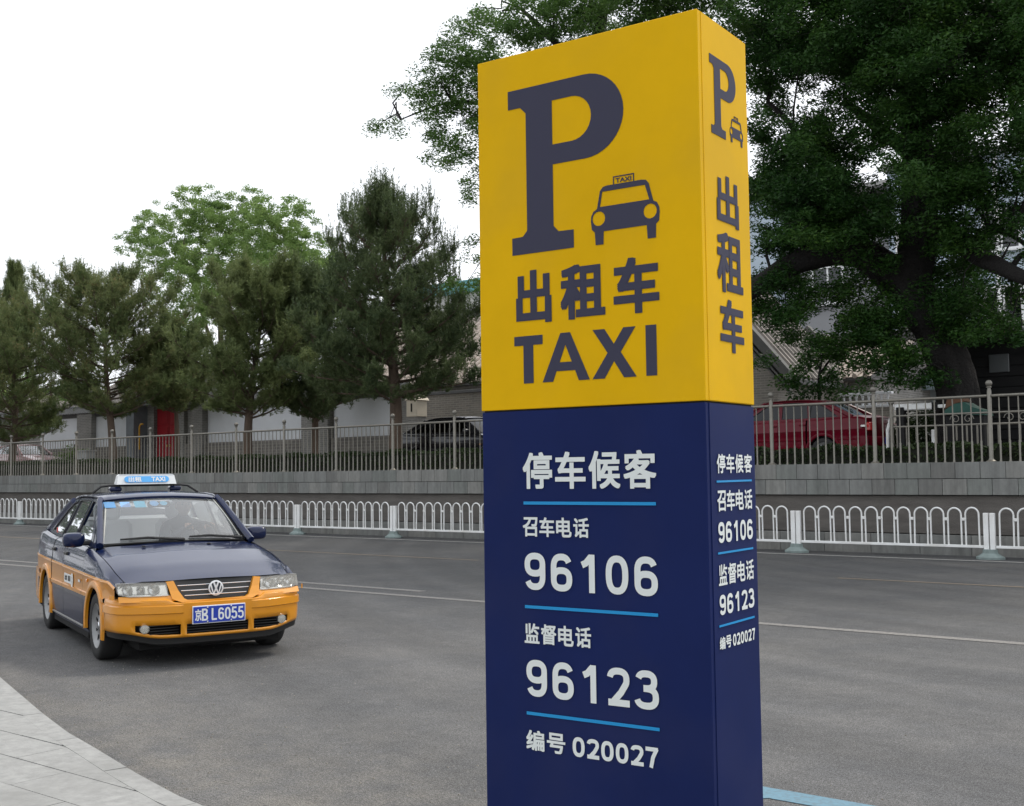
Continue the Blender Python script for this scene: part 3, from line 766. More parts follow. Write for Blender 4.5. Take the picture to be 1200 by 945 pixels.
tiled_house('long low house with a sunlit-coloured ribbed tile roof behind the tallest pine', a.x-1, b.x+4.6, 32.6, 4.9, 37.0, 8.0, tile=WARM)
a = un(130, 455, 1, 35)
tiled_house('grey hipped-looking tiled house roof rising behind the red gate', a.x-1.5, a.x+6.5, 33.5, 5.0, 37, 7.0)
tiled_house('small tiled house at far left with its roof half hidden by pines', un(-60, 480, 1, 36).x, un(60, 480, 1, 36).x, 36, 4.7, 39, 6.8)

# pale box pillar with a dark slot
bp = thing('meter_pillar', 'cream box pillar with a narrow dark slot and peaked cap beside the black car', 'pillar', (0, 0, 0))
p0 = un(489, 500, 1, 26.8)
CREAM = mat('cream render', (.56, .50, .40), .8, noise=(4, .06))
w_ = .40
MB().box((p0.x, p0.y, 2.75), (w_, w_, 2.3), bev=.01).build('shaft', BRK, bp)
bx = MB().box((p0.x, p0.y-.02, 3.55), (w_+.06, w_+.06, .50), bev=.01).build('box', CREAM, bp)
MB().box((p0.x+.0, p0.y-w_/2-.055, 3.58), (.05, .03, .26)).build('slot', mat('slot black', (.01, .01, .01), .8), bx)
MB().prism([(-.28, 3.81), (.28, 3.81), (.24, 3.86), (.06, 4.02), (-.06, 4.02), (-.24, 3.86)], -.27, .27, fn=lambda a, b, h: (p0.x+a, p0.y+h, b)).build('cap', CREAM, bp)
bp['label'] = 'cream box pillar with a narrow dark slot and peaked cap beside the black car'
# brick wall behind the black car, to the right of the pillar
bw = thing('low_brick_wall', 'plain grey-brown brick wall behind the black car', 'wall', (0, 0, 0))
xa = un(497, 500, 1, 28.4).x; xb = un(700, 500, 1, 28.4).x
MB().box(((xa+xb)/2, 28.6, 2.85), (xb-xa, .3, 2.5)).build('brickwork', brick_mat('tan grey brick', (.24, .215, .18), (.18, .165, .145), (.28, .26, .23)), bw)
MB().box(((xa+xb)/2, 28.6, 4.14), (xb-xa+.1, .42, .1), bev=.01).build('coping', TILED, bw)

# gable houses on the right
tan = brick_mat('warm grey brick', (.25, .235, .205), (.19, .18, .16), (.30, .28, .25), .24, .065, .010)
e = un(921, 441, 1, 28.0)
# house with its gable end facing the road: ridge runs away from us
def gable_house(label, xe, ye, ze, half, rise, depth, wallm, flip=1):
    t = thing('gable_house', label, 'house', (xe, ye, TZ)); H = ze-TZ
    q = lambda a: -flip*a
    MB().prism([(q(.25), 0), (q(.25), H-.1), (q(half), H+rise-.12), (q(2*half-.25), H-.1), (q(2*half-.25), 0)], 0, depth, fn=lambda a, b, h: (a, h, b)).build('wall', wallm, t)
    rb = MB(); rb.prism([(q(-.1), H-.05), (q(half), H+rise+.05), (q(2*half+.1), H-.05), (q(2*half+.1), H-.18), (q(half), H+rise-.10), (q(-.1), H-.18)], -.08, depth, fn=lambda a, b, h: (a, h, b))
    ro = rb.build('roof', TILED, t)
    g = MB()
    for o_, w_ in ((.16, .34), (-.30, .07), (-.44, .05)):
        g.prism([(q(-.15), H+o_), (q(half), H+rise+.12+o_), (q(2*half+.15), H+o_), (q(2*half+.15), H-w_+o_), (q(half), H+rise+.12-w_+o_), (q(-.15), H-w_+o_)], -.16+(.04 if o_ < 0 else 0), .06, fn=lambda a, b, h: (a, h, b))
    g.build('gable_coping', mat('grey gable coping', (.13, .13, .125), .85, noise=(4, .15)), t)
    n = int(depth/.3)
    rm = MB(); rm.tube([(q(-.12), 0, H-.02), (q(half), 0, H+rise+.08)], .07, 6); rmm = rm.mesh('tile_row', TILE)
    for i in range(n): link('tile_row', rmm, ro, (0, .3+i*.3, 0))
    return t
gable_house('brick house whose coped gable end faces the road just right of the taxi sign', e.x, 28.0, e.z, 2.6, 3.0, 4.0, tan)
e2 = un(1007, 452, 1, 33.0)
gable_house('smaller brick house with a narrow coped gable behind the leafy bush', e2.x, 33.0, e2.z, 1.5, 1.6, 5.0, tan)
a = un(897, 442, 1, 31.5); b = un(975, 442, 1, 31.5); r_ = un(940, 402, 1, 35.0)
tiled_house('house with a light ribbed tile roof slope between the two brick gables', a.x-1.0, b.x+1.2, 31.5, a.z-.1, 35.0, r_.z-.2, tile=WARM, pitch=.3)
TERR = mat('terracotta tile', (.40, .20, .13), .8, noise=(5, .2))
BLG = mat('blue grey metal roof', (.24, .30, .33), .6, noise=(2, .08))
a = un(1012, 452, 1, 36); b = un(1110, 452, 1, 36)
t = tiled_house('low house with a blue-grey verge and a strip of terracotta tiles behind the big tree', a.x, b.x+1.5, 36.0, a.z+.15, 38.5, a.z+1.6, tile=TERR, wallm=mat('pale blue grey wall', (.33, .37, .39), .85, noise=(2, .05)), pitch=.3)
MB().box(((b.x+1.5-a.x)/2, -.32, a.z+.15-TZ-.2), (b.x+1.6-a.x, .12, .45), bev=.01).build('fascia', BLG, t)
# low white balustrade in front of it
bl = thing('balustrade', 'low pale balustrade of small turned posts behind the red car boot', 'balustrade', (0, 0, 0))
xa = un(985, 465, 1, 30).x; xb = un(1046, 465, 1, 30).x; zt_ = un(1010, 462, 1, 30).z
MB().box(((xa+xb)/2, 30, zt_), (xb-xa, .16, .07), bev=.01).build('cap_rail', PLAST, bl)
MB().box(((xa+xb)/2, 30, zt_-.34), (xb-xa, .16, .07), bev=.01).build('bottom_rail', PLAST, bl)
MB().box(((xa+xb)/2, 30.1, (zt_-.38+TZ)/2), (xb-xa, .3, zt_-.38-TZ)).build('brick_base', tan, bl)
ns = int((xb-xa)/.17); sp = MB().lathe([(.03, 0), (.045, .08), (.025, .16), (.045, .24), (.03, .29)], 8).mesh('baluster', PLAST, True)
for i in range(ns): link('baluster', sp, bl, (xa+.1+i*.17, 30, zt_-.31))

# ---- apartment block
ap = thing('apartment_block', 'four-storey pale blue and grey apartment block seen through the big tree', 'building', (0, 0, 0))
AY = 47.0
PB = mat('pale blue render', (.44, .52, .60), .85, noise=(.8, .06), dirt=(.5, (.36, .42, .48), .3))
GR = mat('grey render', (.26, .265, .275), .85, noise=(.8, .06))
ax0 = un(845, 400, 1, AY).x; ax1 = un(917.5, 400, 1, AY).x; ax2 = un(1045, 400, 1, AY).x; ax3 = un(1420, 400, 1, AY).x
az = un(1020, 222, 1, AY).z
MB().box(((ax0+ax1)/2, AY+4, (az+1+TZ)/2), (ax1-ax0, 8, az+1-TZ)).build('blue_wall', PB, ap)
MB().box(((ax1+ax2)/2, AY+4.5, (az+TZ)/2), (ax2-ax1-.02, 8, az-TZ)).build('grey_wall', GR, ap)
MB().box(((ax2+ax3)/2, AY+4, (az+.6+TZ)/2), (ax3-ax2-.02, 8, az+.6-TZ)).build('blue_wall', PB, ap)
for x0_, x1_, zz in ((ax0, ax1, az+1), (ax1, ax2, az), (ax2, ax3, az+.6)):
    MB().box(((x0_+x1_)/2, AY+4, zz+.12), (x1_-x0_+.3, 8.6, .24), bev=.03).build('parapet', mat('concrete trim', (.33, .33, .32), .85, noise=(2, .1)), ap)
MB().tube([(un(918, 400, 1, AY).x+.25, AY+.3, TZ), (un(918, 400, 1, AY).x+.25, AY+.3, az)], .07, 8).build('drainpipe', GR, ap)
dp = un(1172, 340, 1, AY); MB().tube([(dp.x, AY-.12, TZ), (dp.x, AY-.12, az+.5)], .09, 8).build('drainpipe', WHITE, ap)
WF = mat('white window frame', (.75, .76, .76), .5); DG = glass_mat('window glass', (.25, .30, .32), 1.4); DK = mat('dark room', (.05, .055, .06), .9)
wc = un(894, 386, 1, AY); wc2 = un(965, 333, 1, AY)
wm = MB(); W_, H_ = 1.25, 1.45
wm.prism([(-W_/2-.12, -H_/2-.1), (W_/2+.12, -H_/2-.1), (W_/2+.12, H_/2+.1), (-W_/2-.12, H_/2+.1)], -.06, .04, fn=lambda a, b, h: (a, h, b), holes=[[(-W_/2, -H_/2), (-W_/2, H_/2), (W_/2, H_/2), (W_/2, -H_/2)]])
wm.box((0, .0, 0), (.07, .05, H_)); wm.box((0, -.1, -H_/2-.12), (W_+.4, .16, .07))
wmm = wm.mesh('window', WF); gmm = MB().add([(-W_/2, .02, -H_/2), (W_/2, .02, -H_/2), (W_/2, .02, H_/2), (-W_/2, .02, H_/2)], [(0, 1, 2, 3)]).mesh('pane', DG)
dmm = MB().add([(-W_/2, .035, -H_/2), (W_/2, .035, -H_/2), (W_/2, .035, H_/2), (-W_/2, .035, H_/2)], [(0, 1, 2, 3)]).mesh('dark_room', DK)
for (cx, cz, yy) in ((wc.x, wc.z, AY-.045), (wc2.x, wc2.z, AY+.455)):
    for fl in range(-1, 3):
        for kx in range(-3 if yy > AY else -1, 9 if yy < AY else 2):
            x = cx+kx*3.4; z = cz+fl*3.0
            if z < TZ+1 or z > az-1: continue
            if yy < AY and ax1-1 < x < ax2+1: continue
            if yy > AY and not ax1+1 < x < ax2-1: continue
            wd = link('window', wmm, ap, (x, yy, z)); link('pane', gmm, wd); link('dark_room', dmm, wd)
# far teal-roofed building
tb = thing('far_building', 'distant building showing only a teal roof band over the pine branches', 'building', (0, 0, 0))
a = un(470, 345, 1, 70); b = un(575, 345, 1, 70); zt_ = un(520, 333, 1, 70).z; TEAL = mat('teal roof sheet', (.12, .33, .36), .6, noise=(1, .08))
MB().box(((a.x+b.x)/2, 74, (zt_-1+TZ)/2), (b.x-a.x, 8, zt_-1-TZ)).build('wall', mat('pale wall', (.45, .45, .43), .9, noise=(1, .05)), tb)
MB().box(((a.x+b.x)/2, 74, zt_-.5), (b.x-a.x+.8, 9, .95), bev=.05).build('roof', TEAL, tb)

# ---- dark guard hut on the right
hb = thing('dark_hut', 'black flat-roofed hut with one small square pane standing right of the big trunk', 'hut', (0, 0, 0))
HY = 25.2
a = un(1125, 420, 1, HY); b = un(1330, 420, 1, HY); zt_ = un(1180, 390, 1, HY).z
BLK = mat('blackened timber', (.018, .018, .019), .75, noise=(3, .25, (1, 1, 8)), spec=.2)
MB().box(((a.x+b.x)/2, HY+1.5, (zt_+TZ)/2-.1), (b.x-a.x, 2.6, zt_-TZ-.2)).build('wall', BLK, hb)
nb = int((zt_-TZ-.3)/.22)
for i in range(nb): MB().box(((a.x+b.x)/2, HY+.185, TZ+.15+i*.22), (b.x-a.x+.02, .035, .2), bev=.006).build('wall_board', BLK, hb)
MB().box(((a.x+b.x)/2, HY+1.5, zt_-.08), (b.x-a.x+.5, 3.3, .16), bev=.02).build('roof', BLK, hb)
q = un(1171, 426, 1, HY+.16); MB().box((q.x, HY+.15, q.z), (.40, .05, .38), bev=.01).build('pane', mat('dull grey pane', (.10, .11, .115), .3), hb)
TY = 22.95
g_ = lambda px, py: (un(px, py, 1, TY).x, un(px, py, 1, TY).z)
tp = thing('tarpaulin_heap', 'green tarpaulin and rust cloth over a dark crate before the big trunk', 'tarpaulin', (0, 0, 0))
MB().box(((g_(1113, 500)[0]+g_(1158, 500)[0])/2, TY, (g_(1130, 487)[1]+TZ)/2), (g_(1158, 500)[0]-g_(1113, 500)[0], .5, g_(1130, 487)[1]-TZ), bev=.02).build('crate', BLK, tp)
MB().prism([g_(1112, 487), g_(1159, 487), g_(1157, 481), g_(1145, 478), g_(1135, 472), g_(1124, 474), g_(1113, 481)], TY-.28, TY+.28, fn=lambda a, b, h: (a, h, b)).build('green_cover', mat('green tarpaulin', (.010, .06, .045), .7, noise=(4, .2)), tp)
MB().prism([g_(1111, 480), g_(1124, 473), g_(1135, 471), g_(1130, 465), g_(1114, 467)], TY-.2, TY+.2, fn=lambda a, b, h: (a, h, b)).build('rust_cover', mat('rust cloth', (.09, .04, .018), .8, noise=(4, .2)), tp)

# ---- inner scroll fence (telescopic gate style) on the right
IY = 22.5
sf = thing('scroll_fence', 'shorter second steel fence with paired scrolls between its upper rails', 'fence', (0, IY, TZ))
xa = un(1045, 500, 1, IY).x; xb = un(1330, 500, 1, IY).x; zr1 = un(1100, 486, 1, IY).z-TZ; zr2 = un(1100, 499, 1, IY).z-TZ
for zz in (zr1, zr2): MB().tube([(xa, 0, zz), (xb, 0, zz)], .02, 8).build('rail', METAL, sf)
MB().box(((xa+xb)/2, 0, .12), (xb-xa, .03, .03)).build('rail', METAL, sf)
np_ = 0; vm_ = MB().tube([(0, 0, 0), (0, 0, zr2)], .018, 8).mesh('picket', METAL, True)
for i in range(int((xb-xa)/.19)):
    link('picket', vm_, sf, (xa+.1+i*.19, 0, 0))
sp_ = MB()
def spiral(cx, cz, s, flip):
    return [(cx+flip*s*(1-t/14)*math.cos(t*.62), -.0, cz+s*(1-t/14)*math.sin(t*.62)) for t in range(13)]
sp_.tube(spiral(-.12, 0, .10, -1), .009, 6); sp_.tube(spiral(.12, 0, .10, 1), .009, 6); sm_ = sp_.mesh('scroll', METAL, True)
for i in range(int((xb-xa)/.95)): link('scroll', sm_, sf, (xa+1.35+i*.98, -.02, (zr1+zr2)/2))
for xx in (xa, xa+2.9, xa+5.8):
    p = MB(); p.tube([(xx, 0, 0), (xx, 0, zr1+.22)], .04, 10); p.ball((xx, 0, zr1+.27), .06, 10, 8); p.build('post', METAL, sf, True)
wp = tag(MB().tube([(un(1041, 545, 1, 23.5).x, 23.5, TZ), (un(1040, 500, 1, 23.5).x, 23.5, un(1040, 505, 1, 23.5).z), (un(1046, 480, 1, 23.5).x, 23.5, un(1046, 481, 1, 23.5).z)], .035, 8).build('bent_pole', WHITE, None, True),
    'leaning white bent pole between the red car and the scroll fence', 'pole')

BYY = 23.4
q0 = un(1049, 478, 1, BYY); q1 = un(1094, 477, 1, BYY)
ba = thing('barrier_boom', 'thick white horizontal barrier boom with a black end behind the scroll fence', 'barrier', (0, 0, 0))
MB().box(((q0.x+q1.x)/2, BYY, q0.z), (q1.x-q0.x, .10, .13), bev=.02).build('boom', WHITE, ba)
MB().box((q1.x+.03, BYY, q0.z), (.12, .12, .15), bev=.02).build('end_cap', BLK, ba)
MB().box((q1.x+.22, BYY, q0.z-.01), (.26, .07, .07), bev=.01).build('end_rod', WHITE, ba)
MB().box((q0.x+.12, BYY, (q0.z+TZ)/2), (.16, .16, q0.z-TZ), bev=.01).build('stand', BLK, ba)
MB().box((un(1092, 510, 1, BYY).x, BYY+.1, TZ+.38), (.07, .07, .62), bev=.01).build('white_marker', WHITE, ba)
# ================================================================== plants
PINE = leaf_mat('pine needles', (.100, .140, .050), (.205, .245, .095), None, .34, .9)  # pine greens here are lightened to stand in for haze over the trees
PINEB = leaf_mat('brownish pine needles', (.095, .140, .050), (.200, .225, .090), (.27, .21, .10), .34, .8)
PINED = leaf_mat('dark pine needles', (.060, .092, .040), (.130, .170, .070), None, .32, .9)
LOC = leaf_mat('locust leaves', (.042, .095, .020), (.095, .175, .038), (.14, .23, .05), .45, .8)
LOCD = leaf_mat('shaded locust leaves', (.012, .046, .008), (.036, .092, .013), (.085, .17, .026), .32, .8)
FRESH = leaf_mat('fresh green leaves', (.12, .21, .055), (.23, .33, .10), (.30, .39, .14), .45, .6)
HEDG = leaf_mat('hedge leaves', (.016, .030, .010), (.036, .060, .016), (.055, .08, .02), .15, 2.5)
BARKP = mat('pine bark', (.105, .075, .055), .95, noise=(7, .3, (1, 1, .25)), bump=(22, .9, .03))
BARKD = mat('shaded locust bark', (.011, .0095, .009), .95, noise=(8, .3, (1, 1, .2)), bump=(16, 1.0, .05))  # near-black, with the canopy's shade put into the bark colour

def rvec(rng, n):
    v = rng.normal(size=(n, 3)); return v/np.linalg.norm(v, axis=1)[:, None]

def needles(rng, P, D, L, per=24, nl=.155, nw=.019, spread=.75):
    """P,D,L shoots -> triangles"""
    n = len(P); k = n*per
    p = np.repeat(P, per, 0); d = np.repeat(D, per, 0); l = np.repeat(L, per)
    t = rng.random(k); base = p+d*(l*t)[:, None]
    r = rvec(rng, k); r -= d*(r*d).sum(1)[:, None]; r /= np.linalg.norm(r, axis=1)[:, None]+1e-6
    nd = d*(1-spread*.6)+r*spread; nd /= np.linalg.norm(nd, axis=1)[:, None]
    ln = nl*(.75+.5*rng.random(k))
    s = np.cross(nd, rvec(rng, k)); s /= np.linalg.norm(s, axis=1)[:, None]+1e-6
    V = np.stack([base-s*nw/2, base+s*nw/2, base+nd*ln[:, None]], 1).reshape(-1, 3)
    return V, np.arange(3*k).reshape(-1, 3)

def leaves(rng, C, size, asp=.42, droop=.25, flat=.5):
    """C centres (n,3) -> diamond quads"""
    n = len(C); a = rvec(rng, n); a[:, 2] = a[:, 2]*flat-droop; a /= np.linalg.norm(a, axis=1)[:, None]
    b = np.cross(a, rvec(rng, n)); b /= np.linalg.norm(b, axis=1)[:, None]+1e-6
    s = size*(.6+.8*rng.random(n)); a = a*s[:, None]; b = b*(s*asp)[:, None]
    V = np.stack([C-a*.5, C+b*.5-a*.05, C+a*.5, C-b*.5-a*.05], 1).reshape(-1, 3)
    return V, np.arange(4*n).reshape(-1, 4)

def pine(label, base, H, prof, seed, mt, lean=(0, 0), nsh=3300, trunk_r=.15, z_first=.2, whorl=.42, up=.35, per=26, candle=1.0):
    """prof(t) -> crown radius at relative height t"""
    rng = np.random.default_rng(seed); t = thing('pine_tree', label, 'tree', base, 0)
    tp = lambda h: Vector((lean[0]*h/H+.10*math.sin(h*.9+seed), lean[1]*h/H+.08*math.cos(h*1.1+seed), h))
    tr = MB(); hs = [H*i/16 for i in range(17)]
    tr.tube([tp(h)-Vector((0, 0, .15 if h == 0 else 0)) for h in hs], [trunk_r*(1.25 if i == 0 else 1)*(1-.90*i/16) for i in range(17)], 10)
    Ps = []; Ds = []; Ls = []; KP = []; KD = []; KL = []
    h = H*z_first
    br = MB()
    while h < H*.97:
        rt = h/H; R = prof(rt)
        nb = 6 if R > 1.0 else 5; a0 = rng.random()*6.28
        for b in range(nb):
            az = a0+b*2*PI/nb+rng.uniform(-.4, .4); L = max(.25, R*rng.uniform(.55, 1.14))
            d0 = Vector((math.cos(az), math.sin(az), up*rng.uniform(.2, 1.0)+ (.5 if candle == 1 else .25)*rt)).normalized()
            p = tp(h+rng.uniform(-.15, .15)); pts = [p]; n_ = 5; d = d0.copy()
            sag = rng.uniform(-.16, .02)*(1-rt)
            for k in range(n_):
                d = (d+Vector((rng.uniform(-.16, .16), rng.uniform(-.16, .16), sag+.06*k))).normalized(); p = p+d*(L/n_); pts.append(p)
            br.tube(pts, [max(.008, trunk_r*.30*(1-rt*.6)*(1-.8*k/n_)) for k in range(n_+1)], 5, cap=False)
            # side twigs
            for k in range(1, n_+1):
                for q in range(5 if k > 1 else 3):
                    sa = rng.uniform(-1.2, 1.2); dd = (pts[k]-pts[k-1]).normalized()
                    sd_ = (Matrix.Rotation(sa, 3, 'Z') @ dd + Vector((0, 0, rng.uniform(.0, .45)))).normalized()
                    sl_ = L*rng.uniform(.14, .34)*(1.1-.12*k)
                    e = pts[k]+sd_*sl_
                    br.tube([pts[k], e], [.007, .004], 3, cap=False)
                    if candle > 1 and rt > .45 and k >= 3 and q > 2: continue
                    if k >= n_-1 or rt > .8:
                        for _ in range(2 if candle == 1 else 3):
                            KP.append(tuple(e+Vector(rng.normal(0, .07, 3)))); KD.append(tuple(Vector((rng.normal(0, .13), rng.normal(0, .13), 1)).normalized())); KL.append(rng.uniform(.18, .42)*(.7+.6*rt)*(candle if rt > .4 else 1))
                    m = 6+int(sl_*9)
                    if candle > 1 and rt > .5: m = max(2, int(m*(1-.8*(rt-.5)/.5)))
                    for _ in range(m):
                        f = rng.uniform(.25, 1.05)
                        pos = pts[k]+sd_*sl_*f+Vector(rng.normal(0, .09, 3))
                        dv = (sd_*rng.uniform(.2, .9)+Vector((rng.normal(0, .35), rng.normal(0, .35), .75))).normalized()
                        Ps.append(pos); Ds.append(dv); Ls.append(rng.uniform(.12, .30))
        h += whorl*(1-.35*rt)*rng.uniform(.85, 1.15)
    # leader shoots
    for k in range(10):
        Ps.append(tp(H*(.93+.07*rng.random()))+Vector(rng.normal(0, .05, 3))); Ds.append(Vector((rng.normal(0, .16), rng.normal(0, .16), 1)).normalized()); Ls.append(.3)
    Ps = np.array([tuple(p) for p in Ps]); Ds = np.array([tuple(p) for p in Ds]); Ls = np.array(Ls)
    print(label[:25], 'shoots', len(Ps))
    if len(Ps) > nsh: i = rng.permutation(len(Ps))[:nsh]; Ps, Ds, Ls = Ps[i], Ds[i], Ls[i]
    V, F = needles(rng, Ps, Ds, Ls, per)
    V2, F2 = needles(rng, np.array(KP), np.array(KD), np.array(KL), 26 if candle == 1 else 40, .075, .018, .55)
    F = np.concatenate([F, F2+len(V)]); V = np.concatenate([V, V2])
    tr.build('trunk', BARKP, t, True, 60); tag(br.build('branches', BARKP, t), kind='stuff')
    tag(link('crown', np_mesh('crown', V, F, mt), t), kind='stuff')
    return t

def P_(px, py, Y): v = un(px, py, 1, Y); return v
def base_at(px, Y): v = un(px, 540, 1, Y); return (v.x, Y, TZ)
def top_z(px, py, Y): return un(px, py, 1, Y).z-TZ
def pf(base, *pts):
    """crown radius profile given as (relative height, radius in photo pixels at this distance)"""
    k = (Vector(base)-Vector((0, 0, CAMH))).dot(Fv)/FPX
    xs = [p[0] for p in pts]; ys = [p[1]*k for p in pts]
    return lambda t: float(np.interp(t, xs, ys))
b4 = base_at(465, 23.4)
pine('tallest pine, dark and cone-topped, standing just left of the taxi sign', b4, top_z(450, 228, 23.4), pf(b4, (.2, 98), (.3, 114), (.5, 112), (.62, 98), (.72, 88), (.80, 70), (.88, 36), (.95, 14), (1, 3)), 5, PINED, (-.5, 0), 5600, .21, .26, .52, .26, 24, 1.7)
b3 = base_at(288, 24.5)
pine('dense dark green pine between the red gate and the tallest pine', b3, top_z(316, 326, 24.5), pf(b3, (.25, 55), (.4, 92), (.6, 92), (.8, 64), (.93, 40), (1, 15)), 8, PINE, (.9, 0), 6600, .17, .30, .48, .20, 22)
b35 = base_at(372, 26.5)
pine('dark pine filling the gap behind the two front pines, trunk hidden', b35, top_z(352, 335, 26.5), pf(b35, (.25, 50), (.45, 75), (.7, 72), (.9, 45), (1, 15)), 23, PINED, (-.5, 0), 6000, .14, .28, .34, .3, 20)
b2 = base_at(131, 24.5)
pine('rusty brown-green pine with a bare reddish leaning trunk left of the red gate', b2, top_z(108, 346, 24.5), pf(b2, (.28, 50), (.42, 92), (.6, 104), (.78, 96), (.9, 68), (1, 32)), 12, PINEB, (-.6, 0), 6400, .17, .33, .52, .10, 22)
b1 = base_at(14, 24.5)
pine('brown-tipped pine at the left edge of the picture with a dark low trunk', b1, top_z(10, 378, 24.5), pf(b1, (.18, 50), (.35, 88), (.6, 92), (.85, 70), (1, 30)), 17, PINEB, (.2, 0), 5600, .17, .24, .52, .10, 22)
b22 = base_at(205, 27.0)
pine('pine with drooping brown-green boughs hanging over the red gate, trunk hidden', b22, top_z(215, 405, 27.0), pf(b22, (.4, 30), (.55, 56), (.8, 50), (1, 26)), 37, PINEB, (.0, 0), 3600, .13, .50, .34, .1, 20)
b0 = base_at(-80, 24.5)
pine('pine mostly outside the left edge of the picture', b0, 7.6, pf(b0, (.2, 60), (.5, 90), (.85, 70), (1, 25)), 19, PINE, (.2, 0), 3600, .17, .28, .42, .22, 18)
bt = base_at(14, 36)
pine('slender conifer whose pointed tip rises at the far left against the sky', bt, top_z(15, 308, 36), pf(bt, (.2, 40), (.6, 36), (.85, 17), (1, 5)), 31, PINE, (0, 0), 2600, .14, .3, .42, .7, 20)

def bark_tube(path, seed, n=34, step=.14, rough=.09):
    """a trunk or limb with furrowed, slightly lumpy bark; path = [(point, radius)]"""
    P = [Vector(p) for p, r in path]; Rr = [r for p, r in path]; pts = []; rad = []
    for i in range(len(P)-1):
        p0, p1, p2, p3 = P[max(i-1, 0)], P[i], P[i+1], P[min(i+2, len(P)-1)]; m = max(2, int((p2-p1).length/step))
        for k in range(m):
            t = k/m; pts.append(.5*((2*p1)+(p2-p0)*t+(2*p0-5*p1+4*p2-p3)*t*t+(3*p1-p0-3*p2+p3)*t**3)); rad.append(Rr[i]+(Rr[i+1]-Rr[i])*t)
    pts.append(P[-1]); rad.append(Rr[-1])
    mb = MB(); mb.tube(pts, rad, n); q = random.Random(seed); ph = [q.uniform(0, 6.28) for _ in range(8)]
    for i in range(len(pts)):
        h = i*step
        for k in range(n):
            a_ = 2*PI*k/n; f = 1+rough*(.5*math.sin(9*a_+ph[0]+h*1.3)+.4*math.sin(14*a_+ph[1]-h*2.1)+.5*math.sin(3*a_+ph[2]+h*1.7)*math.sin(h*2.3+ph[3])+.35*math.sin(h*5+ph[4]+2*a_)+q.uniform(-.35, .35))
            v = Vector(mb.v[i*n+k]); mb.v[i*n+k] = tuple(pts[i]+(v-pts[i])*f)
    return mb

def blob_tree(name, label, cat, base, trunk, limbs, blobs, lm, seed, bark, lsize, density, asp=.42, parts=('trunk', 'crown'), droop=.25):
    """blobs: (centre world Vector, radius, squash, weight)"""
    rng = np.random.default_rng(seed); t = thing(name, label, cat, base)
    B = Vector(base)
    bark_tube([(Vector(p)-B, r) for p, r in trunk], seed).build('trunk', bark, t, True, 70)
    for pts in limbs:
        bark_tube([(Vector(p)-B, r) for p, r in pts], seed+len(pts), 18, .2).build('limb', bark, t, True, 70)
    Cs = []; tw = MB(); used = {}
    for (c, R, sq, wt) in blobs:
        c = Vector(c)-B
        # nearest woody point for a twig
        best = min(((Vector(p)-B) for pts in ([trunk]+limbs) for p, r in pts), key=lambda q: (q-c).length)
        kb = tuple(round(q, 2) for q in best); used[kb] = used.get(kb, 0)+1
        if (best-c).length < 4.5 and used[kb] <= 3:
            ps_ = [best+(c-best)*f_+Vector(rng.normal(0, .10, 3))*(1 if 0 < f_ < 1 else 0)+Vector((0, 0, .35*math.sin(PI*f_))) for f_ in (0, .25, .5, .75, 1)]
            tw.tube(ps_, [.032, .024, .018, .012, .006], 5, cap=False)
        nsub = max(3, int(14*R*R*wt))
        for _ in range(nsub):
            v = rvec(rng, 1)[0]*R*(rng.random()**.45); v[2] *= sq
            sc_c = np.array(tuple(c))+v; r2 = rng.uniform(.20, .42)
            k = int(density*r2*r2*rng.uniform(.6, 1.3))
            off = rvec(rng, k)*(rng.random(k)**.5)[:, None]*r2; off[:, 2] *= .62
            off[:, 2] -= (off[:, 0]**2+off[:, 1]**2)*.5
            Cs.append(sc_c+off)
            if rng.random() < .22:
                h_ = (c+Vector(sc_c))/2+Vector(rng.normal(0, .08, 3)); tw.tube([c+Vector(rng.normal(0, .15, 3)), h_, Vector(sc_c)], [.007, .005, .003], 3, cap=False)
    C = np.concatenate(Cs); V, F = leaves(rng, C, lsize, asp, droop)
    tag(tw.build('twigs', bark, t), kind='stuff')
    tag(link('crown', np_mesh('crown', V, F, lm), t), kind='stuff')
    print(label[:30], 'leaves', len(C))
    return t

W3 = lambda px, py, Y: tuple(un(px, py, 1, Y))
rnd = random.Random(5)
# --- fresh green tree far behind the pines
Y = 38.0
bl_ = []
for px, py, r in ((225, 255, 1.2), (200, 280, 1.3), (175, 268, .9), (160, 292, .8), (250, 250, 1.2), (285, 265, 1.5), (320, 262, 1.1), (345, 255, .7), (300, 290, 1.6), (335, 290, 1.4), (250, 290, 1.7),
                  (215, 310, 1.5), (185, 312, .9), (260, 330, 1.9), (220, 345, 1.5), (205, 375, 1.2), (300, 330, 1.9), (350, 320, 1.6), (230, 385, 1.3), (222, 235, .6), (275, 242, .55), (308, 244, .5), (370, 300, 1.1), (385, 325, 1.0), (200, 400, .9), (150, 275, .4), (352, 243, .35), (335, 240, .3), (212, 228, .35), (165, 255, .35), (180, 245, .4)):
    v = Vector(W3(px, py, Y+rnd.uniform(-1.5, 1.5))); bl_.append((v, r*1.6, .85, 1.0))
base = (un(262, 500, 1, Y).x, Y, TZ)
tr_ = [((base[0], Y, TZ-.1), .28), ((base[0]+.1, Y, TZ+2.5), .22), ((base[0]-.1, Y, TZ+5), .16), (W3(255, 300, Y), .08)]
blob_tree('leafy_tree', 'fresh bright green broadleaf tree rising behind the pines on the left', 'tree', base, tr_,
          [[(tr_[2][0], .12), (W3(215, 300, Y), .05)], [(tr_[2][0], .12), (W3(320, 290, Y), .05)]], bl_, FRESH, 41, BARKP, .095, 1350, .55)
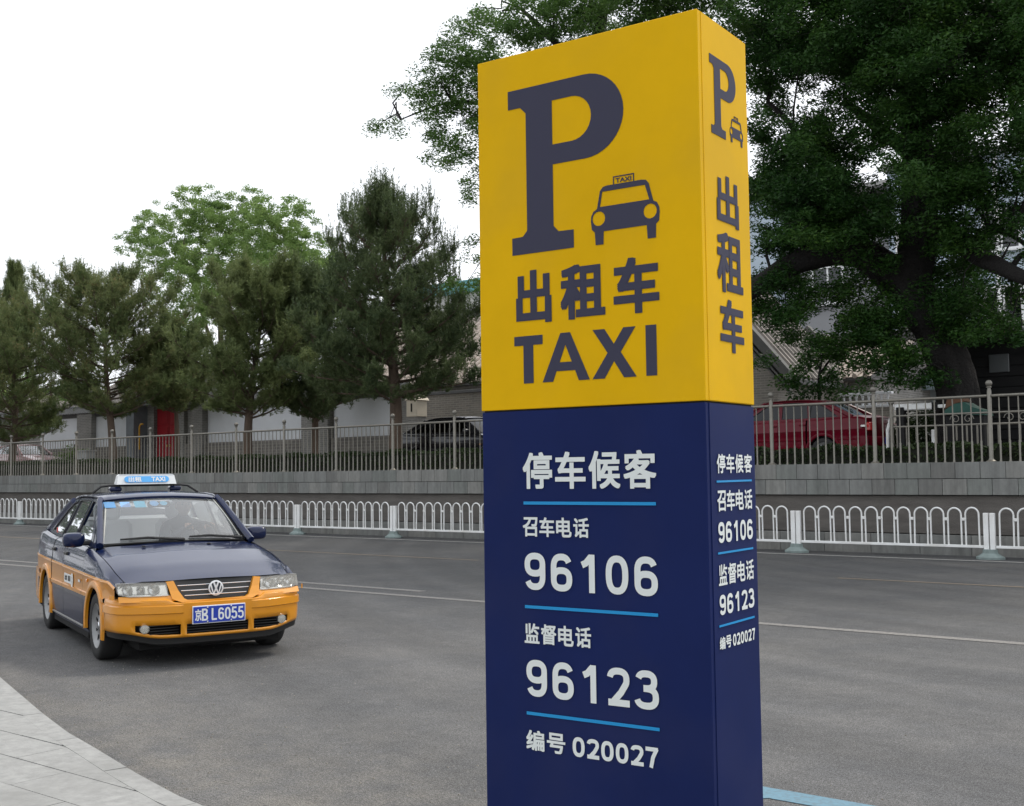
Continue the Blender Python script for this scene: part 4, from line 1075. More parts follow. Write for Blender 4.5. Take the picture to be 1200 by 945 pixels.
# green leaves peeping between / under the pines
bl_ = [(Vector(W3(px, py, 31+rnd.uniform(-1, 1))), r, .7, .8) for px, py, r in ((20, 440, 1.0), (45, 455, .9), (75, 460, .8), (100, 440, .8), (150, 440, .6), (55, 425, .8), (5, 460, .8), (130, 425, .6))]
base = (un(60, 500, 1, 31).x, 31, TZ)
blob_tree('young_tree', 'small bright green tree half hidden under the left pines', 'tree', base, [((base[0], 31, TZ-.1), .10), (W3(60, 450, 31), .05)], [], bl_, FRESH, 43, BARKP, .16, 260, .6)

# --- big locust
LY = 24.0
B0 = W3(1128, 545, LY); B0 = (B0[0], LY, TZ-.1)
trk = [(B0, .52), (W3(1124, 500, LY), .43), (W3(1120, 450, LY), .40), (W3(1106, 410, LY), .40), (W3(1088, 372, LY), .42), (W3(1070, 335, LY), .42), (W3(1074, 300, LY-.1), .37), (W3(1078, 250, LY-.2), .34), (W3(1076, 180, LY-.3), .30), (W3(1070, 110, LY-.3), .26), (W3(1078, 40, LY-.4), .20), (W3(1080, -60, LY-.4), .12)]
lim = [[(W3(1078, 350, LY), .40), (W3(1040, 318, LY-.2), .36), (W3(1008, 297, LY-.4), .33), (W3(975, 295, LY-.6), .30), (W3(940, 305, LY-.8), .26), (W3(905, 324, LY-1.0), .21), (W3(870, 345, LY-1.2), .18), (W3(820, 350, LY-1.4), .08)],
       [(W3(1012, 298, LY-.4), .24), (W3(1000, 262, LY-.2), .20), (W3(985, 230, LY), .16), (W3(960, 190, LY), .12), (W3(930, 150, LY-.2), .07), (W3(900, 120, LY-.3), .04)],
       [(W3(1078, 258, LY), .26), (W3(1110, 272, LY-.3), .22), (W3(1140, 296, LY-.6), .18), (W3(1170, 312, LY-.8), .16), (W3(1215, 330, LY-1.0), .13), (W3(1270, 335, LY-1.1), .08)],
       [(W3(1140, 296, LY-.6), .08), (W3(1160, 270, LY-.7), .06), (W3(1185, 275, LY-.7), .05), (W3(1205, 290, LY-.7), .03)],
       [(W3(1185, 318, LY-.8), .06), (W3(1195, 300, LY-.7), .05), (W3(1220, 290, LY-.7), .03)],
       [(W3(1074, 150, LY), .18), (W3(1110, 115, LY+.3), .13), (W3(1150, 85, LY+.5), .09), (W3(1190, 60, LY+.6), .05)],
       [(W3(1075, 190, LY), .16), (W3(1030, 150, LY+.4), .12), (W3(990, 120, LY+.6), .07)],
       [(W3(1145, 95, LY+.3), .05), (W3(1155, 40, LY+.3), .1), (W3(1160, -30, LY+.3), .05)]]
blb = []
def fill(px0, px1, py0, py1, n, r0, r1, y0, y1, holes=(), seed=1, sq=.65, wt=1.0):
    r = random.Random(seed); k = 0; tries = 0
    while k < n and tries < n*40:
        tries += 1
        px, py = r.uniform(px0, px1), r.uniform(py0, py1)
        if any(((px-hx)/ha)**2+((py-hy)/hb)**2 < 1 for hx, hy, ha, hb in holes): continue
        rr = r.uniform(r0, r1); blb.append((Vector(W3(px, py, r.uniform(y0, y1))), rr, sq, wt)); k += 1
HOL = [(905, 115, 34, 22), (950, 105, 26, 18), (985, 118, 26, 20), (895, 185, 26, 20), (935, 145, 22, 12), (1035, 215, 30, 20), (1085, 165, 22, 18), (1010, 185, 28, 18), (1150, 65, 22, 18), (1170, 130, 24, 16), (1185, 235, 34, 34), (1150, 235, 20, 18),
       (1045, 300, 14, 16), (915, 300, 26, 18), (1165, 130, 22, 14), (1005, 50, 14, 12)]
fill(880, 1250, -60, 75, 120, .65, 1.1, LY-2.5, LY+3, HOL, 2)
fill(880, 1060, 50, 270, 95, .5, .85, LY-2, LY+2.5, HOL, 3)
fill(1060, 1250, 60, 230, 85, .5, .9, LY-1.5, LY+3, HOL, 4)
fill(890, 1010, 215, 285, 34, .45, .7, LY-2, LY-.5, HOL, 5)
fill(1085, 1150, 270, 400, 40, .4, .65, LY-.5, LY+1.5, [(1165, 270, 22, 30)], 6)
fill(1000, 1060, 350, 440, 16, .40, .60, LY-1.2, LY+1.0, [(1010, 400, 14, 20)], 7)
fill(895, 1000, 320, 375, 13, .28, .46, LY-1.8, LY-.6, [(967, 333, 22, 24)], 8)
fill(985, 1050, 365, 400, 8, .35, .55, LY-1.2, LY+.5, (), 9)
fill(1110, 1200, 340, 395, 7, .22, .38, LY-1, LY+.5, (), 10, .6, .6)
fill(1150, 1215, 200, 300, 10, .2, .4, LY-1.2, LY, (), 12, .6, .5)
fill(1048, 1090, 395, 455, 7, .3, .45, LY-1.5, LY-.8, (), 13)
fill(885, 1060, 285, 400, 22, .26, .42, LY-1.2, LY+1.2, [(963, 332, 17, 22), (894, 386, 14, 16)], 16, .7, .9)
fill(885, 1250, -20, 270, 80, .35, .6, LY-3, LY+1, HOL, 18)
fill(1090, 1230, 330, 390, 12, .25, .45, LY-1.5, LY+.5, [(1172, 350, 16, 30)], 19, .7, .8)
fill(890, 1075, 285, 430, 34, .24, .42, LY-1.2, LY+1.5, [(963, 332, 13, 18), (894, 386, 12, 14), (925, 425, 28, 22)], 33, .7, .9)
fill(1010, 1130, 90, 290, 26, .3, .5, LY-1.6, LY-.7, [(1075, 250, 16, 50), (1072, 170, 14, 40)], 34, .7, .9)
fill(888, 1010, 85, 205, 34, .16, .30, LY-1, LY+2, (), 31, .7, .7)
fill(1130, 1210, 205, 275, 12, .16, .28, LY-1, LY+1, (), 32, .7, .7)
fill(860, 1350, -330, -60, 46, 1.2, 1.8, LY-3, LY+4, (), 14, .6, .5)       # canopy that goes on above the frame and shades the rest
fill(1250, 1400, -60, 300, 24, .9, 1.4, LY-3, LY+4, (), 15, .6, .6)
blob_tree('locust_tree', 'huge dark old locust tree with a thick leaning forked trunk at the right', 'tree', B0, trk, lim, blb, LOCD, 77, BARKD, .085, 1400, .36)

# --- second locust whose trunk hides behind the sign
L2 = 20.2 + 3.6
B2 = (un(705, 545, 1, L2).x, L2, TZ-.1)
trk2 = [(B2, .42), (W3(705, 420, L2), .32), (W3(700, 300, L2), .28), (W3(690, 180, L2), .22), (W3(700, 60, L2), .16), (W3(720, -80, L2), .08)]
lim2 = [[(W3(692, 240, L2), .16), (W3(640, 170, L2-.5), .11), (W3(590, 130, L2-1), .07), (W3(530, 120, L2-1.2), .035), (W3(470, 140, L2-1.3), .015)],
        [(W3(700, 120, L2), .12), (W3(650, 50, L2-.5), .08), (W3(610, 10, L2-.8), .04)],
        [(W3(700, 60, L2), .1), (W3(770, 10, L2), .06), (W3(840, -20, L2), .04)],
        [(W3(692, 260, L2), .1), (W3(640, 230, L2-.3), .06), (W3(570, 210, L2-.7), .02)]]
blb = []
for px, py, r, wt in ((455, 148, .32, .8), (440, 152, .2, .6), (475, 100, .35, .8), (490, 120, .5, .8), (505, 95, .5, .8), (520, 70, .5, 1), (515, 130, .5, .9), (535, 100, .6, 1), (545, 60, .6, 1), (500, 160, .4, .9), (520, 165, .45, .9), (545, 150, .6, .9), (505, 185, .35, .7), (530, 190, .35, .8),
                      (555, 125, .6, 1), (560, 185, .35, .8), (550, 230, .3, .7), (560, 212, .35, .8), (555, 285, .25, .7), (560, 300, .3, .8), (545, 335, .3, .7), (560, 330, .3, .9),
                      (575, 40, .6, 1), (600, 30, .55, 1), (580, 75, .5, 1), (625, 25, .55, 1), (555, 90, .6, 1), (535, 45, .4, .8), (550, 30, .35, .6), (590, 20, .4, .7), (565, 22, .35, .5),
                      (650, 20, .6, 1), (680, 10, .7, 1), (660, 45, .6, 1), (700, 25, .7, 1), (730, 5, .7, 1), (760, 15, .6, 1), (790, 0, .7, 1), (820, 5, .6, 1), (850, 15, .6, 1), (870, 40, .5, 1), (640, 5, .5, .9), (625, 45, .45, 1),
                      (655, -30, .7, 1), (700, -30, .8, 1), (750, -40, .8, 1), (800, -45, .8, 1), (850, -40, .8, 1), (675, -70, .8, .8), (760, -90, 1.0, .8)):
    blb.append((Vector(W3(px, py, L2-1+rnd.uniform(-1.2, 1.2))), r*1.35, .75, wt*1.9))
fill(600, 880, 100, 420, 40, .7, 1.1, L2-1.0, L2+1.5, (), 21, .7, .7)
blob_tree('locust_tree', 'feathery locust tree mostly hidden behind the taxi sign, its branch reaching left over the road', 'tree', B2, trk2, lim2, blb, LOC, 78, BARKD, .092, 1250, .34)

# --- bushes
bl_ = [(Vector(W3(px, py, 25.5+rnd.uniform(-.5, .5))), r, .85, 1) for px, py, r in ((945, 435, .45), (965, 425, .5), (985, 440, .45), (955, 455, .5), (975, 462, .45), (940, 462, .4), (925, 450, .3), (990, 462, .35), (962, 408, .35), (945, 415, .3), (978, 415, .3))]
base = (un(960, 540, 1, 25.5).x, 25.5, TZ)
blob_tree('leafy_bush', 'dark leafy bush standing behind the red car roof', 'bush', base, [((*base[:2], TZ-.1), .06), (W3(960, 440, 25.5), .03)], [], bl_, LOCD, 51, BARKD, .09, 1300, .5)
bl_ = [(Vector(W3(px, py, 25.0+rnd.uniform(-.2, .2))), r, .95, 1.6) for px, py, r in ((87, 532, .42), (84, 540, .45), (92, 542, .42), (86, 526, .3), (91, 527, .28))]
base = (un(87, 545, 1, 25.0).x, 25.0, TZ)
blob_tree('round_bush', 'clipped round green bush behind the fence near the left', 'bush', base, [((*base[:2], TZ-.1), .05), (W3(87, 530, 25.0), .03)], [], bl_, leaf_mat('light bush leaves', (.05, .10, .02), (.09, .15, .03), None, .2, 2), 52, BARKD, .08, 900, .6)
SGREY = mat('grey stone box', (.26, .265, .26), .85, noise=(3, .1))
q = un(101, 530, 1, 24.6)
sb = thing('stone_pedestal', 'grey stone pedestal block right of the round bush', 'pedestal', (q.x, 24.6, TZ))
MB().box((0, 0, .45), (.62, .4, .9), bev=.02).build('block', SGREY, sb); MB().box((0, 0, .93), (.70, .48, .06), bev=.01).build('cap', SGREY, sb)

def hedge(label, x0, x1, y, h, wdt, seed, n):
    rng = np.random.default_rng(seed); t = thing('hedge', label, 'hedge', ((x0+x1)/2, y, TZ)); L = x1-x0
    MB().box((0, 0, h*.42), (L, wdt*.72, h*.84)).build('dark_core', mat('hedge dark core', (.012, .014, .008), .95), t)  # plain near-black box standing in for the shade between the leaves
    C = np.stack([rng.uniform(-L/2, L/2, n), rng.uniform(-wdt/2, wdt/2, n), rng.random(n)**.6*h], 1)
    C[:, 2] += .035*np.sin(C[:, 0]*3.1)+.025*np.sin(C[:, 0]*7.7+1)
    V, F = leaves(rng, C, .07, .6, 0, 1.0); tag(link('foliage', np_mesh('foliage', V, F, HEDG), t), kind='stuff')
zt_ = un(1100, 528.5, 1, 21.7).z-TZ
hedge('low dark clipped hedge behind the right part of the steel fence', -13.5, 6, 21.75, .36, .5, 61, 26000)
hedge('taller dark clipped hedge behind the left part of the steel fence', -42, -13.6, 21.8, .52, .5, 62, 36000)

bl_ = [(Vector(W3(px, py, 24.6+rnd.uniform(-.3, .3))), r, .85, 1.3) for px, py, r in ((1052, 500, .32), (1064, 495, .32), (1076, 498, .34), (1088, 496, .3), (1058, 515, .34), (1072, 514, .34), (1086, 514, .34), (1050, 522, .3), (1094, 505, .28))]  # dark mass added to fill the dark background behind the boom
base = (un(1070, 540, 1, 24.6).x, 24.6, TZ)
blob_tree('dark_backdrop_bush', 'near-black clipped bush behind the white barrier boom', 'bush', base, [((*base[:2], TZ-.1), .05), (W3(1070, 510, 24.6), .03)], [], bl_, HEDG, 53, BARKD, .07, 1500, .6)
# ---- street trees on the pavement behind the viewer (they show in the taxi's paint and glass)
rq = random.Random(91)
ROW = [(-34+i*5.6, -9) for i in range(9)]+[(-31, 4.5), (-35, 8.0), (-40, 11.5), (-46, 14.5), (-54, 17.0)]
for i, (x, y) in enumerate(ROW):
    x += rq.uniform(-.6, .6); y += rq.uniform(-.5, .5)
    bb_ = [(Vector((x+rq.uniform(-2.4, 2.4), y+rq.uniform(-2, 2), rq.uniform(1.6, 8.5))), rq.uniform(.9, 1.5), .8, .5) for _ in range(20)]
    o_ = blob_tree('street_tree', 'leafy street tree in the pavement row across from the terrace', 'tree', (x, y, .12),
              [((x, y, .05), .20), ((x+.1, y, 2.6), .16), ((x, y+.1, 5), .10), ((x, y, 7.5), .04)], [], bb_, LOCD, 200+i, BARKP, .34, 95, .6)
    o_['group'] = 'street trees on the near pavement'
    od_ = 'first second third fourth fifth sixth seventh eighth ninth'.split()
    if i < 9: o_['label'] = 'leafy street tree on the near pavement, %s from the left end of its row' % od_[i]
    else: o_['label'] = 'leafy street tree beside the kerb bend left of the taxi, %s from the viewer' % od_[i-9]; o_['group'] = 'street trees beside the kerb bend'
# ================================================================== cars
def smooth(a, b, x):
    t = max(0, min(1, (x-a)/(b-a))); return t*t*(3-2*t)
def lerp_tab(tab, x):
    xs = [t[0] for t in tab]; ys = [t[1] for t in tab]
    return float(np.interp(x, xs, ys))
PAINT_N = mat('navy car paint', (.006, .013, .052), .24, coat=.5, spec=.2)
PAINT_O = mat('orange yellow car paint', (.70, .275, .005), .30, coat=.6)
BLKP = mat('black plastic', (.018, .018, .018), .55)
RUB = mat('tyre rubber', (.022, .022, .022), .85, noise=(20, .2), bump=(80, .3, .003))
GAP = mat('panel gap black', (.004, .004, .004), .9)
CHR = mat('chrome trim', (.75, .76, .78), .12, 1.0)
SILV = mat('silver wheel cover', (.33, .335, .34), .42, .6, dirt=(9, (.16, .15, .13), .5), noise=(9, .1))
CGL = glass_mat('car glass', (.95, .97, .96), 2.2, .085)
CGP = glass_mat('parked car glass', (.06, .07, .07), .8)
CGD = glass_mat('dark car glass', (.30, .33, .33), .75)
LENS = glass_mat('lamp lens', (.93, .93, .90), 1.2, .20, (.80, .76, .66))
REFL = mat('lamp reflector', (.82, .82, .80), .22, .8)
SEATW = mat('white seat cover', (.78, .80, .82), .9)
DASH = mat('dark grey dashboard', (.05, .05, .055), .7)
REDL = mat('red tail lamp', (.45, .01, .01), .2, coat=1)
AMBL = mat('amber lamp', (.75, .25, .02), .25, coat=1)

WTAB = [(-3.47, .755), (-3.3, .79), (-3.0, .815), (-2.5, .828), (-1.5, .83), (0, .828), (.4, .818), (.74, .785)]
ZSH = [(-3.47, .955), (-3.3, 1.0), (-3.0, 1.005), (-2.4, .972), (-1.4, .945), (-.5, .925), (0, .855), (.4, .77), (.66, .705), (.74, .685)]
ZC = [(-3.47, .985), (-3.3, 1.04), (-3.0, 1.05), (-2.4, 1.0), (-.5, .975), (0, .91), (.4, .82), (.66, .74), (.74, .712)]
NOSE = lambda y: .755-.135*(abs(y)/.78)**3
def xface(y, z): return NOSE(y)+(.70-z)*.42
AX2 = -2.471; WR = .289

def car(label, name='car', taxi=False, paint=None, cat='car', loc=(0, 0, 0), rz=0, glass=None, group=None):
    root = thing(name, label, cat, loc, rz, group)
    up = PAINT_N if taxi else paint; lowp = PAINT_O if taxi else paint; sill = PAINT_N if taxi else paint
    g_ = glass or CGL
    # ---------------- body grid
    xs = [.74, .70, .66, .60, .54, .48, .42]
    R = .345
    a = [R*math.cos(R_(t)) for t in range(0, 181, 9)]
    xs += [v for v in a if v < .42]
    xs += [-.40, -.46, -.512, -.520, -.60, -.75, -.95, -1.15, -1.35, -1.452, -1.460, -1.6, -1.8, -2.0, -2.09]
    xs += [AX2+v for v in a]
    xs += [-2.86, -2.93, -3.0, -3.1, -3.2, -3.3, -3.38, -3.44, -3.47]
    xs = sorted(set(round(v, 4) for v in xs), reverse=True)
    NJ = 22
    def section(x):
        W = lerp_tab(WTAB, x); zs = lerp_tab(ZSH, x); zc = lerp_tab(ZC, x)
        zb = .185
        for ax in (0, AX2):
            if abs(x-ax) < R: zb = max(zb, .285+math.sqrt(max(0, R*R-(x-ax)**2)))
        if x > .34: zb = .27
        z2 = .705-.014*x
        if z2 > zs-.03: z2 = zs-.03
        if abs(x) < R+.01: pass
        lv = [(W-.11, .165), (W-.03, .19), (W-.004, .26), (W+.002, .40), (W+.002, .515), (W+.014, .52), (W+.016, .55), (W+.003, .556), (W+.003, z2-.016), (W+.008, z2-.010), (W+.006, z2), (W-.001, z2+.008),
              (W-.010, (z2+zs)/2), (W-.030, zs-.035), (W-.050, zs-.012), (W-.080, zs), (W-.0865, zs+.001), (W-.20, zs+.4*(zc-zs)+.01), (W*.5, zs+.75*(zc-zs)), (W*.25, zs+.95*(zc-zs)), (.06, zc), (0, zc)]
        out = []
        for j, (y, z) in enumerate(lv):
            if j < 15 and z < zb:
                y = min(y, W+.004); z = zb if zb < zs-.02 else zs-.02
            out.append((y, z))
        return out
    P = []
    for x in xs:
        sec = section(x); t = smooth(.15, .74, x); tb = smooth(-2.95, -3.47, x)
        rowp = []
        for (y, z) in sec: rowp.append((x-t*.135*(abs(y)/.78)**3+tb*.10*(abs(y)/.75)**3, -y, z))
        P.append(rowp)
    xi = {round(x, 3): i for i, x in enumerate(xs)}
    def part(nm, ia, ib, ja, jb, mats, matf=None, sides=(1, -1), parent=None, lab=None, skip=None):
        """faces between stations ia..ib (x from high to low) and rows ja..jb; one object per side"""
        objs = []
        for s in sides:
            mb = MB()
            for i in range(len(xs)-1):
                if not (ib <= xs[i+1]+1e-6 and xs[i] <= ia+1e-6): continue
                for j in range(ja, jb):
                    if skip and skip(i, j): continue
                    q = [P[i][j], P[i][j+1], P[i+1][j+1], P[i+1][j]]
                    if s == 0:
                        for s2 in (1, -1): mb.add([(p[0], p[1]*s2, p[2]) for p in q], [(0, 1, 2, 3)], matf(i, j) if matf else 0)
                    else: mb.add([(p[0], p[1]*s, p[2]) for p in q], [(0, 1, 2, 3)], matf(i, j) if matf else 0)
            o = mb.build(nm, mats, parent or root, True, 50)
            if lab: o['label'] = lab
            objs.append(o)
        return objs
    mats = [sill, lowp, up]
    mf = lambda i, j: 0 if j < 4 else (1 if j < 11 else 2)
    # fenders, doors, quarters
    part('front_fender', .74, -.512, 0, 15, mats, lambda i, j: (1 if j < 11 else 2) if xs[i] > .32 else mf(i, j), (1, -1), skip=lambda i, j: xs[i] > .42 and j < 7)
    part('front_door', -.520, -1.452, 1, 15, mats, mf)
    part('rear_door', -1.460, -2.09, 1, 15, mats, mf)
    part('sill_panel', -.520, -2.09, 0, 1, mats, lambda i, j: 0)
    part('belt_trim', -.520, -2.09, 15, 17, [up])
    part('rear_quarter', -2.10, -3.47, 0, 15, mats, mf)
    i9 = None
    # thin strip right behind the rear door
    part('hood', .74, -.40, 16, 21, [up], None, (0,))
    part('boot_lid', -3.0, -3.47, 16, 21, [up], None, (0,))
    # inner dark liner so that gaps read black
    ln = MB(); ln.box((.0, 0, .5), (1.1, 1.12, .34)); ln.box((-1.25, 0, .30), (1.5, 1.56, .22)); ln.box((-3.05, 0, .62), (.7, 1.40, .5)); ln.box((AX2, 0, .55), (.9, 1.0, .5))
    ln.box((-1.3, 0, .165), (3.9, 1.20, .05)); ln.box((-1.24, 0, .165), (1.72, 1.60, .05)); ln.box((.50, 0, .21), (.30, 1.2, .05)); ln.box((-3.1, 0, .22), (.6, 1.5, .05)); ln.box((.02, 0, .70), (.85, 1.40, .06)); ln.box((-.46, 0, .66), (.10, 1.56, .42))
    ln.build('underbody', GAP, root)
    for s in (1, -1):
        for ax in (0, AX2):
            wl = MB()
            pts = [(ax+(R+.0)*math.cos(R_(t)), .285+(R)*math.sin(R_(t))) for t in range(-10, 191, 10)]
            g = [[(px_, -s*.83+s*.006, pz) for px_, pz in pts], [(px_, -s*.52, pz) for px_, pz in pts]]
            wl.grid(g)
            wl.prism(pts, -s*.53, -s*.52, fn=lambda a_, b_, h_: (a_, h_, b_))
            wl.build('wheel_liner', GAP, root)
    # arch trims
    for s in (1, -1):
        for ax in (0, AX2):
            am = MB(); th = list(range(-12, 193, 8)); rows = []
            for r_, o_ in ((R-.012, -.012), (R-.010, .014), (R+.010, .022), (R+.045, .016), (R+.055, -.004)):
                rr = []
                for t in th:
                    x = ax+r_*math.cos(R_(t)); z = .285+r_*math.sin(R_(t))
                    rr.append((x-(smooth(.15, .74, x)*.135), -s*(lerp_tab(WTAB, x)+o_), z))
                rows.append(rr)
            am.grid(rows); am.build('arch_trim', lowp, root, True)
    # ---------------- bumper
    def bplan(n=61):
        pts = []
        ys = [0, .06, .12, .18, .24, .262, .29, .31, .36, .42, .48, .54, .60, .64, .655, .69, .72, .745]
        half = [(.88-.235*(y/.80)**2.9, y) for y in ys]
        half += [(.668, .765), (.63, .786), (.57, .803), (.50, .815), (.44, .822), (.405, .826)]
        left = [(x, -y) for x, y in half[::-1]]
        return left[:-1]+half, ys
    bp_, ys_ = bplan()
    prof = [(-.075, .572), (-.02, .566), (-.002, .556), (.004, .530), (.004, .515), (.016, .508), (.018, .450), (.004, .442), (.004, .40), (.002, .355), (.0, .27), (-.006, .245)]
    lip = [(-.006, .245), (-.014, .235), (-.022, .195), (-.09, .175)]
    def sweep(pr, keep=None, y_lim=None):
        mb = MB(); rows = []
        for i, (x, y) in enumerate(bp_):
            x0, y0 = bp_[max(i-1, 0)]; x1, y1 = bp_[min(i+1, len(bp_)-1)]
            t = Vector((x1-x0, y1-y0)).normalized(); n = Vector((t.y, -t.x))
            rr = []
            for o_, z in pr:
                up_ = .05*smooth(.45, .80, abs(y)) if z < .30 else 0     # lower edge rises to the corners
                oo = o_
                if z > .525 and abs(y) < .42: z = .525+(z-.525)*(.12+.88*smooth(.34, .42, abs(y)))   # dips under the grille
                if abs(y) < .305 and .44 < z < .512: oo = .004           # rub strip only outboard of the plate
                rr.append((x+n.x*oo, y+n.y*oo, z+up_))
            rows.append(rr)
        for i in range(len(rows)-1):
            for j in range(len(pr)-1):
                if keep and not keep((bp_[i][1]+bp_[i+1][1])/2, j): continue
                mb.add([rows[i][j], rows[i][j+1], rows[i+1][j+1], rows[i+1][j]], [(0, 1, 2, 3)])
        return mb
    opening = lambda y, j: not (j == 9 and (abs(y) < .262 or .31 < abs(y) < .655))
    bu = sweep(prof, opening).build('front_bumper', lowp, root, True, 35)
    so_ = bu.modifiers.new('thick', 'SOLIDIFY'); so_.thickness = .012; so_.offset = -1
    sweep(lip).build('bumper_lip', BLKP, root, True)
    bkg = MB(); bkg.box((.78, 0, .315), (.03, .54, .12)); bkg.box((.70, .48, .335), (.03, .40, .13)); bkg.box((.70, -.48, .335), (.03, .40, .13)); bkg.build('intake_back', GAP, bu)
    for yy, ww, xx in ((0, .52, .845), (.43, .24, .80), (-.43, .24, .80)):
        sl_ = MB()
        for k in range(4): sl_.box((xx, yy, .283+k*.022), (.02, ww, .006))
        sl_.build('intake_slats', BLKP, bu)
    for s in (1, -1):
        f = MB(); f.lathe([(0, 0), (.033, 0), (.038, .012), (.038, -.03)], 18, 'X', (.782, s*.585, .326)); fo = f.build('fog_lamp', REFL, root, True)
        MB().lathe([(0, .016), (.02, .014), (.036, .010)], 18, 'X', (.784, s*.585, .326)).build('fog_lens', LENS, fo, True)
        MB().box((.66, s*.806, .60), (.0, 0, 0)) if False else None
    # nose filler behind lamps and grille
    nf = MB(); nf.grid([[(xface(y, z)-.06, y, z) for y in np.linspace(-.74, .74, 13)] for z in (.54, .60, .66, .70)]); nf.build('nose_panel', GAP, root)
    for s in (1, -1): MB().grid([[(xface(y, z)+.004+.035*(.60-z)/.055*.5, s*y, z) for y in np.linspace(.33, .775, 8)] for z in (.545, .565, .583, .590)]).build('lamp_underpanel', lowp, root, True)
    # grille surround
    N = 8
    fx = lambda a_, b_, h_: (xface(a_, b_)+h_+.0, a_, b_)
    outer = [(-.405, .698), (-.385, .63), (-.372, .562), (-.30, .532), (0, .522), (.30, .532), (.372, .562), (.385, .63), (.405, .698)]
    outer += [(.345, .704), (.312, .625), (.275, .562), (.245, .548), (0, .543), (-.245, .548), (-.275, .562), (-.312, .625), (-.345, .704)]
    MB().prism(outer, -.02, .018, fn=lambda a_, b_, h_: (xface(a_, b_)+h_+.022*(1-smooth(.53, .60, b_)), a_, b_)).build('grille_surround', lowp, root, False)
    hole = [(-.345, .704), (-.312, .625), (-.275, .562), (-.245, .546), (.245, .546), (.275, .562), (.312, .625), (.345, .704)]
    gb = MB().prism(hole, -.035, -.02, fn=fx).build('grille', BLKP, root)
    for zz in (.582, .622, .664):
        hw_ = .262+(zz-.562)*.60
        MB().tube([(xface(y, zz)+.006, y, zz) for y in np.linspace(-hw_+.01, hw_-.01, 9)], .0034, 6).build('chrome_slat', CHR, gb, True)
    if taxi:
        em = MB(); cx, cz, r0 = 0, .630, .064
        EMB = mat('bright emblem silver', (.86, .87, .88), .3, .35)
        em.lathe([(r0, 0), (r0, .008), (r0-.012, .010), (r0-.012, 0)], 32, 'X', (xface(0, cz)+.018, 0, cz)); 
        def stroke(pts):
            v, f = ribbon([(p[0], p[1]) for p in pts], False, .0075, 1, 1); o_ = len(em.v)
            em.add([(xface(0, cz)+.027, q.x, cz+q.y) for q in v], f)
        stroke([(-.021, .053), (-.004, .008), (.004, .008), (.021, .053)])
        stroke([(-.046, .034), (-.020, -.050), (0, .000)]); stroke([(.046, .034), (.020, -.050), (0, .000)])
        em.build('round_emblem', EMB, gb)
        MB().lathe([(0, 0), (r0-.005, 0)], 28, 'X', (xface(0, cz)+.017, 0, cz)).build('emblem_back', mat('emblem backing', (.04, .05, .07), .4), gb)
    # headlights
    for s in (1, -1):
        hp = [(.405, .696), (.392, .60), (.372, .578), (.62, .582), (.715, .592), (.772, .612), (.779, .650), (.775, .694), (.60, .698)]
        hp = [(s*a_, b_) for a_, b_ in hp]
        hl = MB().prism(hp, -.055, -.035, fn=fx).build('headlight', REFL, root)
        rm_ = MB(); L = len(hp)
        for i in range(L):
            a_, b_ = hp[i], hp[(i+1) % L]
            rm_.add([fx(*a_, -.04), fx(*b_, -.04), fx(*b_, .012), fx(*a_, .012)], [(0, 1, 2, 3)])
        rm_.build('lamp_rim', mat('lamp bezel', (.35, .35, .35), .3, .6), hl)
        for (yy, rr) in ((.50, .042), (.70, .036), (.60, .028)):
            MB().lathe([(.006, -.03), (rr*.7, -.018), (rr, .004), (rr+.006, .004), (rr+.006, -.02)], 18, 'X', (xface(yy, .64)-.012, s*yy, .642)).build('reflector_bowl', CHR, hl, True)
            MB().ball((xface(yy, .64)-.018, s*yy, .642), .012, 8, 6).build('bulb', mat('frosted bulb', (.8, .8, .75), .3), hl, True)
        gl_ = [[fx(s*y, z, .014+.004*math.sin((z-.58)/.115*PI)) for z in np.linspace(.585+.02*max(0, (y-.70)/.08), .694, 5)] for y in np.linspace(.40, .776, 10)]
        MB().grid(gl_).build('lens', LENS, hl, True)
        MB().box((.665-.01, s*.822, .585), (.05, .012, .035), rz=-s*.35).build('side_marker', AMBL if not taxi else PAINT_O, root)
    # ---------------- cabin
    ysd = lambda z: .742-(z-.94)*.43-.10*max(0, z-1.30)
    sf = lambda s: (lambda a_, b_, h_: (a_, -s*(ysd(b_)-h_), b_))
    out_ = [(-.40, .935), (-.60, 1.07), (-.80, 1.20), (-.97, 1.305), (-1.07, 1.355), (-1.22, 1.382), (-1.6, 1.395), (-2.0, 1.388), (-2.25, 1.365), (-2.40, 1.325), (-2.62, 1.21), (-2.85, 1.08), (-3.06, .975), (-3.0, .955), (-2.1, .945), (-1.2, .930)]
    w1 = [(-.70, .990), (-.86, 1.11), (-1.02, 1.225), (-1.15, 1.305), (-1.24, 1.330), (-1.39, 1.340), (-1.435, .990)]
    w2 = [(-1.505, .992), (-1.475, 1.342), (-1.75, 1.345), (-2.02, 1.335), (-2.10, 1.0)]
    w3 = [(-2.15, 1.0), (-2.075, 1.330), (-2.26, 1.308), (-2.42, 1.235), (-2.62, 1.11), (-2.76, 1.015)]
    for s in (1, -1):
        fr = MB().prism(out_, .0, .03, fn=sf(s), holes=[w1, w2, w3]).build('side_frame', up, root)
        for nm, wv, hh in (('front_window', w1, .014), ('rear_window', w2, .014), ('quarter_window', w3, .014)):
            if nm == 'front_window' and taxi and s == 1:      # wound half down
                wv = [(-.70, .990), (-.84, 1.095), (-1.41, 1.11), (-1.435, .990)]
            MB().prism(wv, hh, hh+.003, fn=sf(s)).build(nm, g_ if not (nm != 'front_window' and taxi and False) else CGD, root)
            # black rubber line round each opening
        for wv in (w1, w2, w3):
            MB().tube([sf(s)(a_, b_, .004) for a_, b_ in wv], .007, 5, closed=True).build('window_seal', BLKP, fr)
